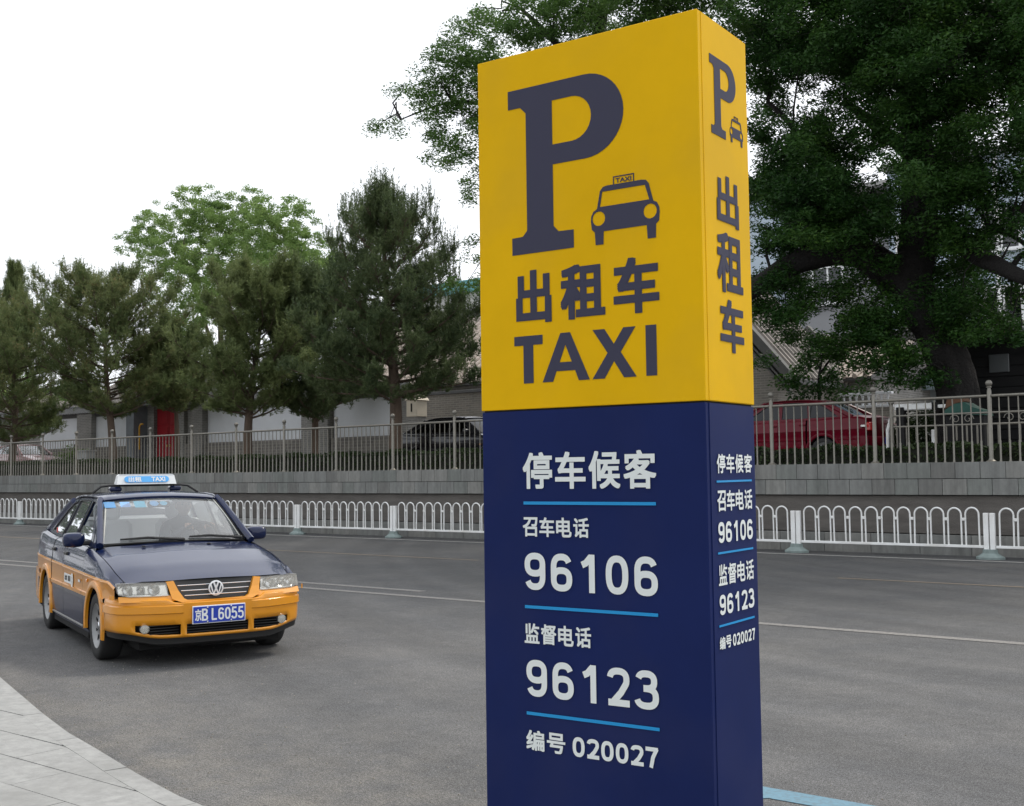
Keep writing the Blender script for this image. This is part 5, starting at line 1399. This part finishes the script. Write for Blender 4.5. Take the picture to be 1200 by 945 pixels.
        # door shut lines on the frame
        for ln_ in ([(-1.456, .945), (-1.456, 1.372)], [(-.53, .94), (-.66, 1.045), (-.83, 1.165), (-1.0, 1.27), (-1.14, 1.345), (-1.25, 1.366), (-1.45, 1.374), (-2.05, 1.368), (-2.14, 1.33), (-2.13, .96)]):
            MB().tube([sf(s)(a_, b_, -.0005) for a_, b_ in ln_], .0035, 4).build('shut_line', GAP, fr)
        # a pillar
        ap_ = MB(); ap_.tube([(-.40, -s*.705, .955), (-.70, -s*.645, 1.14), (-1.0, -s*.585, 1.325), (-1.07, -s*.565, 1.362)], [.034, .031, .030, .03], 8); ap_.build('windshield_pillar', up, root, True)
        cp_ = MB(); cp_.tube([(-2.40, -s*.56, 1.325), (-2.70, -s*.62, 1.17), (-3.05, -s*.685, .985)], [.04, .05, .06], 8); cp_.build('rear_pillar', up, root, True)
    # roof
    rt = [(-1.03, 1.352), (-1.08, 1.372), (-1.2, 1.388), (-1.5, 1.398), (-1.8, 1.396), (-2.1, 1.383), (-2.3, 1.358), (-2.42, 1.325)]
    rw_ = [.53, .555, .565, .57, .57, .565, .56, .545]
    G = []
    for (x, z), ww in zip(rt, rw_):
        G.append([(x+(.03*(1-(k/8)**2) if x > -1.25 else 0)*(1 if x > -1.1 else .6), k/8*ww, z+.032*(1-(k/8)**2)-(.012 if abs(k) == 8 else 0)) for k in range(-8, 9)])
    MB().grid(G).build('roof', up, root, True)
    MB().grid([[(x, k/4*ww*.96, z-.012) for k in range(-4, 5)] for (x, z), ww in zip(rt[1:], rw_[1:])]).build('headliner', mat('pale headliner', (.6, .6, .57), .9), root, True)
    for s in (1, -1): MB().tube([(x, s*(w0+.002), z-.004) for (x, z), w0 in zip(rt, rw_)], .009, 5).build('roof_gutter', up, root, True)
    # windshield
    def ws(t, k):   # t 0 base..1 top, k -1..1
        y = (.675*(1-t)+.535*t)*k; x = (-.42-.11*abs(k)**2)*(1-t)+(-1.02-.05*abs(k)**2)*t; z = (.965-.012*k*k)*(1-t)+(1.372-.022*k*k)*t+.012*math.sin(PI*t)
        return (x+.018*math.sin(PI*t), y, z)
    T_ = np.linspace(0, 1, 7); K_ = np.linspace(-1, 1, 13)
    wso = MB().grid([[ws(t, k) for k in K_] for t in T_]).build('windshield', g_, root, True)
    brd = [ws(0, k) for k in K_]+[ws(t, 1) for t in T_[1:]]+[ws(1, k) for k in K_[::-1][1:]]+[ws(t, -1) for t in T_[::-1][1:-1]]
    MB().tube(brd, .0125, 6, closed=True).build('windshield_seal', BLKP, wso, True)
    if taxi:
        pale = mat('pale screen edge', (.55, .55, .5), .6)
        MB().tube([ws(t, -.965) for t in T_[0:]], .006, 5).build('edge_strip', pale, wso); MB().tube([ws(t, .965) for t in T_], .006, 5).build('edge_strip', pale, wso)
    hdr = MB().grid([[(ws(1, k)[0]+.015, ws(1, k)[1], ws(1, k)[2]-.012) for k in K_], [(-1.03+.03*(1-k*k), k*.535, 1.355+.03*(1-k*k)) for k in K_]]); hdr.build('roof_header', up, root, True)
    rg = lambda t, k: ((-2.44+.04*k*k)*(1-t)+(-3.02+.04*k*k)*t, (.53*(1-t)+.64*t)*k, 1.335*(1-t)+.99*t+.012*(1-k*k)+.02*math.sin(PI*t))
    rgo = MB().grid([[rg(t, k) for k in K_] for t in T_]).build('rear_window', g_, root, True)
    MB().tube([rg(0, k) for k in K_]+[rg(t, 1) for t in T_[1:]]+[rg(1, k) for k in K_[::-1][1:]]+[rg(t, -1) for t in T_[::-1][1:-1]], .014, 6, closed=True).build('rear_window_seal', BLKP, rgo, True)
    # cowl grille + wipers
    cw = MB(); cw.grid([[(-.395-.08*abs(k)**2.2, k*.70, .975-.028*k*k) for k in K_], [(-.47-.07*abs(k)**2.2, k*.68, .968-.02*k*k) for k in K_]]); cw.build('cowl_vent', BLKP, root)
    if taxi:
        def wiper(y0, y1):
            w_ = MB(); pa = Vector((-.405, y0, .985)); kk = lambda y: y/.675
            tip = Vector(ws(.07, kk(y1)))+Vector((.02, 0, .015)); md = Vector(ws(.035, kk((y0+y1)/2)))+Vector((.03, 0, .03))
            w_.tube([pa, pa+(md-pa)*.35, md], [.017, .014, .011], 6); w_.ball(tuple(pa), .018, 8, 6)
            w_.build('wiper_arm', BLKP, root)
            a_ = md-(tip-md)*.75; a_ = Vector(ws(.045, kk(a_.y)))+Vector((.012, 0, .01)); b_ = Vector(ws(.07, kk(y1*1.02)))+Vector((.012, 0, .01))
            m_ = (a_+b_)/2+Vector((.012, 0, .012))
            MB().tube([a_, m_, b_], [.009, .014, .009], 5).build('wiper_blade', BLKP, root)
        wiper(.05, -.50); wiper(.60, .12)
        for yy in (-.35, .25): MB().box((-.25, yy, .945), (.025, .035, .012), bev=.004).build('washer_nozzle', BLKP, root)
    # rear: panel, bumper, lamps
    rp = MB(); N_ = 11
    rp.grid([[(-3.47+.10*(abs(y)/.75)**3-.01, y, z) for y in np.linspace(-.725, .725, N_)] for z in (.50, .60, .75, .90, .965)]); rp.build('rear_panel', up, root, True)
    rb_ = MB(); rows = []
    for y in list(np.linspace(-.775, .775, 17)):
        xx = -3.52+.10*(abs(y)/.775)**4; rows.append([(xx+.10, y, .60), (xx+.01, y, .585), (xx-.02, y, .52), (xx-.02, y, .38), (xx+.03, y, .27), (xx+.10, y, .24)])
    rb_.grid(rows)
    for s in (1, -1):
        rb_.grid([[(x, s*yy_, z) for x, yy_ in ((-3.42, .775), (-3.25, .792), (-3.0, .815), (-2.86, .832))] for z in (.60, .45, .27)])
    rb_.build('rear_bumper', lowp, root, True)
    for s in (1, -1):
        t_ = MB(); t_.box((-3.44, s*.60, .79), (.08, .24, .17), bev=.015); t_.box((-3.385, s*.715, .79), (.14, .05, .17), bev=.015, rz=-s*.15); t_.build('tail_lamp', REDL, root); MB().box((-3.33, s*.80, .80), (.10, .03, .05), bev=.008, rz=-s*.1).build('side_lamp', REFL, root) if not taxi else None
        MB().box((-3.482, s*.55, .76), (.02, .10, .06), bev=.008).build('reverse_lamp', REFL, root)
    MB().box((-3.555, 0, .50), (.012, .44, .14)).build('rear_plate', mat('plate blue', (.010, .045, .40), .4), root)
    # side details
    for s in (1, -1):
        for xx in (-1.36, -2.02):
            zz = .845 if xx > -1.5 else .855
            MB().box((xx, -s*.822, zz), (.15, .03, .035), bev=.01).build('door_handle', BLKP if taxi else up, root)
        mr_ = MB(); g2 = []
        for (dx, ky, kz) in ((-.022, 1, 1), (.0, 1.02, 1.03), (.03, .97, .95), (.05, .84, .80), (.06, .5, .45), (.062, .02, .02)):
            g2.append([(-.745+dx, -s*(.868+.098*ky*math.copysign(abs(math.cos(R_(t)))**.55, math.cos(R_(t)))), 1.0+.066*kz*math.copysign(abs(math.sin(R_(t)))**.6, math.sin(R_(t)))) for t in range(0, 361, 15)])
        mr_.grid(g2)
        mo = mr_.build('wing_mirror', up, root, True, 50)
        MB().prism([(math.cos(R_(t))*.092, math.sin(R_(t))*.060) for t in range(0, 360, 20)], -.004, .0, fn=lambda a_, b_, h_: (-.768+h_, a_-s*.868, b_+1.0)).build('mirror_glass', mat('mirror glass', (.8, .82, .84), .03, 1), mo)
        MB().box((-.73, -s*.765, .970), (.07, .10, .045), bev=.012).build('mirror_foot', BLKP, mo)
        sk = MB().box((-1.32, -s*.815, .232), (1.56, .02, .018), bev=.004).build('sill_strip', mat('dull sill strip', (.30, .30, .29), .4, .5), root)
    MB().box((-.30, -.835, .66), (.05, .012, .025), bev=.004).build('side_repeater', AMBL, root)
    # ---------------- wheels
    for ax, steer in ((0, 0), (AX2, 0)):
        for s in (1, -1):
            wy = -s*.725
            tyre = MB().lathe([(.190, -.085), (.225, -.092), (.270, -.090), (.284, -.075), (.289, -.05), (.289, .05), (.284, .075), (.270, .090), (.225, .092), (.190, .085)], 36, 'Y', (0, 0, 0))
            wo = bpy.data.objects.new('wheel', tyre.mesh('wheel', RUB, True, 60)); col.objects.link(wo); wo.parent = root; wo.location = (ax, wy, WR)
            rim = MB(); sg = -s
            rim.lathe([(.0, .068*sg), (.035, .068*sg), (.05, .060*sg), (.10, .050*sg), (.15, .056*sg), (.178, .072*sg), (.192, .086*sg), (.198, .083*sg), (.190, .02*sg)], 32, 'Y')
            rim.build('wheel_cover', SILV, wo, True, 50)
            hl_ = MB()
            for k in range(9):
                a_ = 2*PI*k/9; c_ = (.125*math.cos(a_), .0535*sg+.002*sg, .125*math.sin(a_))
                hl_.box(c_, (.05, .006, .022), ry=-a_)
            hl_.build('cover_slots', GAP, wo)
            MB().lathe([(0, .074*sg), (.03, .074*sg), (.034, .066*sg)], 16, 'Y').build('hub_cap', CHR, wo, True)
            if s == 1: MB().tube([(0, 0, 0), (0, .6, 0)], .03, 6).build('axle', GAP, wo)
    # ---------------- interior
    it = MB(); it.box((-1.3, 0, .38), (2.2, 1.44, .06)); it.build('floor', DASH, root)
    MB().prism([(-.42, .60), (-.42, .93), (-.52, .955), (-.74, .94), (-.84, .86), (-.80, .60)], -.66, .66, fn=lambda a_, b_, h_: (a_, h_, b_)).build('dashboard', DASH, root)
    MB().box((-.70, .36, .965), (.18, .34, .05), bev=.02).build('instrument_hood', DASH, root)
    sm_ = SEATW if taxi else DASH
    for s in (1, -1):
        st = MB().box((-1.38, s*.36, .60), (.50, .50, .14), bev=.04).build('front_seat', sm_, root)
        MB().box((-1.68, s*.36, .86), (.13, .48, .56), bev=.05, ry=-.22).build('seat_back', sm_, st)
        MB().box((-1.77, s*.36, 1.215), (.09, .26, .17), bev=.035, ry=-.15).build('headrest', sm_, st)
        for q in (-.05, .05): MB().tube([(-1.745, s*.36+q, 1.10), (-1.765, s*.36+q, 1.17)], .006, 5).build('headrest_post', CHR, st)
    st = MB().box((-2.35, 0, .62), (.5, 1.3, .18), bev=.04).build('rear_seat', sm_, root); MB().box((-2.62, 0, .90), (.14, 1.28, .50), bev=.05, ry=-.3).build('rear_seat_back', sm_, st)
    MB().box((-2.78, 0, .985), (.40, 1.2, .03)).build('parcel_shelf', DASH, root)
    sw = MB(); c_ = Vector((-.98, .36, .955)); ax_ = Vector((-.88, 0, .47)); u_ = Vector((0, 1, 0)); v_ = ax_.cross(u_).normalized()
    sw.tube([c_+u_*.185*math.cos(2*PI*k/28)+v_*.185*math.sin(2*PI*k/28) for k in range(28)], .014, 6, closed=True)
    for an in (0, 180, 270): sw.tube([c_, c_+(u_*math.cos(R_(an))+v_*math.sin(R_(an)))*.18], .012, 6)
    sw.ball(tuple(c_), .05, 10, 8); sw.tube([c_, (-.80, .36, .86)], .025, 8); sw.build('steering_wheel', BLKP, root, True)
    MB().box((-1.12, 0, 1.30), (.03, .22, .06), bev=.012).build('inside_mirror', BLKP, root)
    for s in (1, -1): MB().box((-1.16, s*.30, 1.345), (.16, .34, .015), bev=.005, ry=.25).build('sun_visor', mat('beige visor', (.62, .60, .55), .8), root)
    return root

CARX, CARY, CARA = -8.98, 6.515, -.35828
taxi = car('navy and orange taxi with a lit-looking white and blue roof sign driving toward the camera', 'taxi', True, None, 'taxi', (CARX, CARY, 0), CARA)
taxi['label'] = 'two-tone navy and orange taxi with a white and blue roof sign driving towards the camera'
# ---- front number plate
PB_ = mat('plate blue', (.010, .045, .40), .4); PWH = mat('plate white', (.78, .80, .80), .4)
MB().box((.898, 0, .424), (.010, .45, .148), bev=.003).build('plate_backing', PWH, taxi)
pl = MB().box((.9045, 0, .424), (.006, .436, .134), bev=.002).build('number_plate', PB_, taxi)
fP = lambda u, z, h: (.9078+h, u, z)
def putp(name, geo, fn, m, parent):
    V, F = geo; me = bpy.data.meshes.new(name); me.from_pydata([fn(*v) for v in V], [], F); me.materials.append(m); me.update(); return link(name, me, parent)
putp('lettering', text_geo('京', -.205, -.152, .376, .472, .0022), fP, PWH, pl)
putp('lettering', digits_geo('B', -.146, -.100, .374, .474, .15), fP, PWH, pl)
putp('lettering', digits_geo('L6055', -.064, .206, .374, .474, .15, .26), fP, PWH, pl)
bl2 = MB()
for y_, z_ in ((-.10, .482), (.10, .482), (-.10, .366), (.10, .366)): bl2.lathe([(0, .006), (.007, .005), (.008, 0)], 8, 'X', (.9075, y_, z_))
bl2.build('plate_bolts', CHR, pl)
# ---- roof sign on its bar
RX = -1.66
SW_ = mat('milky white sign plastic', (.78, .80, .80), .35); SB_ = mat('sky blue sign face', (.10, .42, .85), .35)
rsn = MB().prism([(-.30, 1.497), (.30, 1.497), (.285, 1.585), (.265, 1.60), (-.265, 1.60), (-.285, 1.585)], -.07, .07, fn=lambda a, b, h: (RX+h*(1 if b < 1.55 else .55), a, b)).build('roof_sign', SW_, taxi)
fS = lambda u, z, h: (RX+.0725+h-(z-1.497)*.31 if z > 1.5 else RX+.0725+h, u, z)
fSs = lambda a, b, h: (RX+.070-(max(0, b-1.55))*.62+h+.003, a, b)
MB().prism(arc(.19, 1.549, .035, .031, -90, 90, 8)+arc(-.19, 1.549, .035, .031, 90, 270, 8), 0, .003, fn=lambda a, b, h: (RX+.0775-(b-1.50)*.38+h, a, b)).build('sign_face', SB_, rsn)
putp('lettering', text_geo('出租', -.185, -.055, 1.524, 1.574, .0018), lambda u, z, h: (RX+.082-(z-1.50)*.38+h, u, z), SW_, rsn)
putp('lettering', text_geo('TAXI', .045, .185, 1.526, 1.572, .0018), lambda u, z, h: (RX+.082-(z-1.50)*.38+h, u, z), SW_, rsn)
br_ = MB(); br_.tube([(RX-.02, -.52, 1.415), (RX-.02, -.44, 1.478), (RX-.02, -.36, 1.488), (RX-.02, .36, 1.488), (RX-.02, .44, 1.478), (RX-.02, .55, 1.405)], .012, 8); br_.build('roof_bar', BLKP, taxi, True)
for s in (-1, 1): MB().box((RX-.02, s*.30, 1.45), (.10, .12, .05), bev=.015).build('bar_foot', PAINT_N, taxi)
# ---- windscreen stickers, door stickers
STK = [(-.50, .10, .055, (.12, .30, .55)), (-.36, .09, .05, (.25, .45, .75)), (-.225, .105, .06, (.05, .55, .72)), (-.09, .085, .05, (.15, .45, .75)), (-.0, .075, .04, (.12, .50, .68))]
def wsp(y, z):   # point just inside the windscreen at (y, z)
    t = (z-.965)/(1.372-.965); k_ = y/(.675*(1-t)+.535*t)
    return (((-.42-.11*k_*k_)*(1-t)+(-1.02-.05*k_*k_)*t)+.018*math.sin(PI*t)-.006, y, z)
for i, (y, w2_, h2, c) in enumerate(STK):
    sm2 = mat('sticker blue %s' % 'abcde'[i], c, .5)
    if i < 3: poly = [(y-w2_/2, 1.31-h2/2), (y+w2_/2, 1.31-h2/2), (y+w2_/2, 1.31+h2/2), (y-w2_/2, 1.31+h2/2)]
    else: poly = [(y+w2_/2*math.cos(R_(t)), 1.315+h2/2*math.sin(R_(t))) for t in range(0, 360, 24)]
    MB().prism(poly, 0, .0015, fn=lambda a, b, h: (wsp(a, b)[0]-h, a, b)).build('windscreen_sticker', sm2, taxi)
fD = lambda a, b, h: (a, -(.838+h), b)
DW = mat('door sticker white', (.72, .73, .72), .5)
ds = MB().prism([(-1.36, .60), (-1.345, .575), (-1.02, .575), (-1.0, .545), (-.945, .545), (-.93, .575), (-.915, .61), (-.93, .655), (-.945, .675), (-.99, .675), (-1.0, .66), (-1.345, .66), (-1.36, .65)], 0, .003, fn=fD).build('door_sticker', DW, taxi)
DT = mat('sticker black', (.02, .02, .02), .6)
def putd(txt, a, b, z0, z1):
    V, F = text_geo(txt, a, b, z0, z1, .002); me = bpy.data.meshes.new('lettering'); me.from_pydata([(u, -(.8415+h), z) for u, z, h in V], [], F); me.materials.append(DT); link('lettering', me, ds)
putd('北京', -1.32, -1.20, .595, .645)
for k in range(3): MB().box((-1.14+k*.045, -.842, .62), (.025, .003, .05)).build('sticker_mark', DT, ds)
MB().lathe([(.0, .003), (.028, .003), (.028, 0)], 14, 'Y', (-.965, -.8425, .62)).build('sticker_mark', mat('sticker grey', (.25, .26, .27), .5), ds)
MB().box((-.62, -.842, .635), (.07, .003, .022)).build('small_badge', DW, taxi)
MB().box((-2.36, -.735, 1.03), (.07, .002, .05)).build('red_window_sticker', mat('sticker red', (.6, .03, .02), .5), taxi)

# ---- parked cars on the terrace
CRIM = mat('crimson car paint', (.11, .001, .010), .35, coat=.25, spec=.12)
BLCK = mat('black car paint', (.006, .006, .008), .25, coat=.5, spec=.3)
PINK = mat('dusty rose car paint', (.30, .16, .16), .3, coat=1)
def parked(label, px_tail, Yc, paint, heading, sc_=1.03):
    q = un(px_tail, 520, 1, Yc)
    x0 = q.x+(-3.52*sc_ if heading < 0 else 3.52*sc_)
    o = car(label, 'parked_car', False, paint, 'car', (x0, Yc, TZ), 0 if heading > 0 else PI, CGP, 'cars parked on the terrace behind the fence')
    o.scale = (sc_, sc_, sc_); return o
parked('crimson sedan parked behind the fence right of the taxi sign', 1040, 24.6, CRIM, -1)
parked('black sedan parked behind the fence just left of the taxi sign', 481, 24.9, BLCK, 1, 1.06)
q = un(62, 545, 1, 27.2)
o = car('dusty rose sedan parked at the far left edge behind the fence', 'parked_car', False, PINK, 'car', (q.x-.9, 27.2, TZ), 0, CGL, 'cars parked on the terrace behind the fence')
# ================================================================== the driver (seated, both hands on the wheel)
SKIN = mat('skin', (.42, .25, .17), .55, noise=(30, .06)); HAIR = mat('black hair', (.012, .010, .009), .6, noise=(60, .3)); SHIRT = mat('dark blue grey shirt', (.055, .065, .085), .85, noise=(20, .12))
TROU = mat('dark trousers', (.02, .02, .025), .9)
def skin_chain(name, verts, edges, radii, m, parent, sub=2, root_i=0):
    me = bpy.data.meshes.new(name); me.from_pydata([tuple(v) for v in verts], edges, [])
    o = bpy.data.objects.new(name, me); col.objects.link(o)
    md = o.modifiers.new('skin', 'SKIN'); md.use_smooth_shade = True
    for i, r in enumerate(radii):
        sv = me.skin_vertices[0].data[i]; sv.radius = r if hasattr(r, '__len__') else (r, r); sv.use_root = (i == root_i)
    sb_ = o.modifiers.new('sub', 'SUBSURF'); sb_.levels = sub; sb_.render_levels = sub
    dg = bpy.context.evaluated_depsgraph_get(); dg.update()
    m2 = bpy.data.meshes.new_from_object(o.evaluated_get(dg)); bpy.data.objects.remove(o)
    m2.name = name; m2.materials.clear(); m2.materials.append(m); m2.polygons.foreach_set('material_index', [0]*len(m2.polygons)); m2.polygons.foreach_set('use_smooth', [True]*len(m2.polygons))
    return link(name, m2, parent)
dr = thing('person', 'driver in a dark shirt with short black hair, both hands on the steering wheel', 'person', (CARX, CARY, 0), CARA)
sy = .36
V = [(-1.46, sy, .72), (-1.52, sy, .86), (-1.56, sy, 1.00), (-1.58, sy, 1.09), (-1.575, sy, 1.15), (-1.565, sy, 1.195),      # pelvis..neck, head base
     (-1.57, sy+.17, 1.07), (-1.40, sy+.25, .90), (-1.17, sy+.19, .99), (-1.07, sy+.125, 1.06),
     (-1.57, sy-.17, 1.07), (-1.40, sy-.25, .90), (-1.17, sy-.17, .99), (-1.07, sy-.105, 1.06),
     (-1.42, sy+.10, .70), (-1.00, sy+.13, .74), (-.86, sy+.11, .42), (-1.42, sy-.10, .70), (-1.00, sy-.13, .74), (-.86, sy-.11, .42)]
E_ = [(0, 1), (1, 2), (2, 3), (3, 4), (4, 5), (3, 6), (6, 7), (7, 8), (8, 9), (3, 10), (10, 11), (11, 12), (12, 13), (0, 14), (14, 15), (15, 16), (0, 17), (17, 18), (18, 19)]
Rr_ = [(.15, .12), (.14, .115), (.15, .11), (.11, .08), .055, .05, .06, .047, .038, .028, .06, .047, .038, .028, .085, .07, .05, .085, .07, .05]
body = skin_chain('body', V, E_, Rr_, SHIRT, dr)
# head: deformed ball with brow, nose, chin
hm = MB(); hc = Vector((-1.545, sy, 1.275)); hm.ball((0, 0, 0), 1, 28, 22)
for i, q in enumerate(hm.v):
    x, y, z = q; X_ = x*.098; Y_ = y*.076*(1-.20*max(0, -z)**1.5); Z_ = z*.118
    if x > 0:
        X_ -= .010*max(0, z-.1)*1.0
        X_ += .024*math.exp(-((y/.16)**2))*math.exp(-(((z+.12)/.16)**2))          # nose
        X_ -= .010*(math.exp(-(((abs(y)-.36)/.16)**2)))*math.exp(-(((z-.06)/.11)**2))   # eye sockets
        X_ += .008*math.exp(-((y/.3)**2))*math.exp(-(((z+.42)/.07)**2))           # lips
        X_ += .010*math.exp(-((y/.3)**2))*math.exp(-(((z+.75)/.15)**2))           # chin
    hm.v[i] = (X_+hc.x, Y_+hc.y, Z_+hc.z)
hd = hm.build('head', SKIN, dr, True, 180)
for s in (1, -1):
    MB().ball((hc.x+.078, sy+s*.029, hc.z+.008), .010, 10, 8, 0, (.7, 1.3, .8)).build('eye', mat('eye dark', (.02, .015, .012), .2), hd, True)
    MB().tube([(hc.x+.088, sy+s*.012, hc.z+.026), (hc.x+.086, sy+s*.045, hc.z+.027)], .0035, 5).build('eyebrow', HAIR, hd)
    MB().ball((hc.x-.005, sy+s*.078, hc.z-.005), .022, 10, 8, 0, (.7, .35, 1.3)).build('ear', SKIN, hd, True)
MB().tube([(hc.x+.093, sy-.022, hc.z-.050), (hc.x+.098, sy, hc.z-.048), (hc.x+.093, sy+.022, hc.z-.050)], .0035, 5).build('mouth', mat('lips', (.30, .10, .09), .5), hd)
hr = MB(); hr.ball((0, 0, 0), 1, 26, 20)
keep = []
for i, q in enumerate(hr.v):
    x, y, z = q; k = 1.0
    X_ = x*.103-.008; Y_ = y*.082; Z_ = z*.122+.006
    cut = .30 if x > .3 else (-.1 if x > -.2 else -.45)
    if z < cut: X_ *= .86; Y_ *= .86; Z_ = max(Z_, cut*.122)
    hr.v[i] = (X_+hc.x, Y_+hc.y, Z_+hc.z)
hr.build('hair', HAIR, hd, True, 180)
# hands closed over the rim
for s, hy in ((1, sy+.12), (-1, sy-.10)):
    wv = Vector((-1.075, hy, 1.065)); 
    hv = [wv, wv+Vector((.045, -s*.004, .022)), wv+Vector((.075, -s*.006, .034))]
    ed = [(0, 1), (1, 2)]; rd = [(.026, .022), (.036, .019), (.034, .017)]
    for k, (off, ln) in enumerate(((-.028, .85), (-.010, 1), (.009, .95), (.027, .75))):
        i0 = len(hv); b0 = wv+Vector((.085, off, .037-.003*abs(k-1)))
        hv += [b0, b0+Vector((.026*ln, off*.15, -.004)), b0+Vector((.036*ln, off*.2, -.028*ln)), b0+Vector((.022*ln, off*.2, -.044*ln))]
        ed += [(2, i0), (i0, i0+1), (i0+1, i0+2), (i0+2, i0+3)]; rd += [.0095, .009, .0085, .007]
    i0 = len(hv); hv += [wv+Vector((.040, -s*.036, .010)), wv+Vector((.062, -s*.050, -.004)), wv+Vector((.078, -s*.046, -.018))]
    ed += [(1, i0), (i0, i0+1), (i0+1, i0+2)]; rd += [.012, .010, .008]
    skin_chain('hand', hv, ed, rd, SKIN, dr, 2)
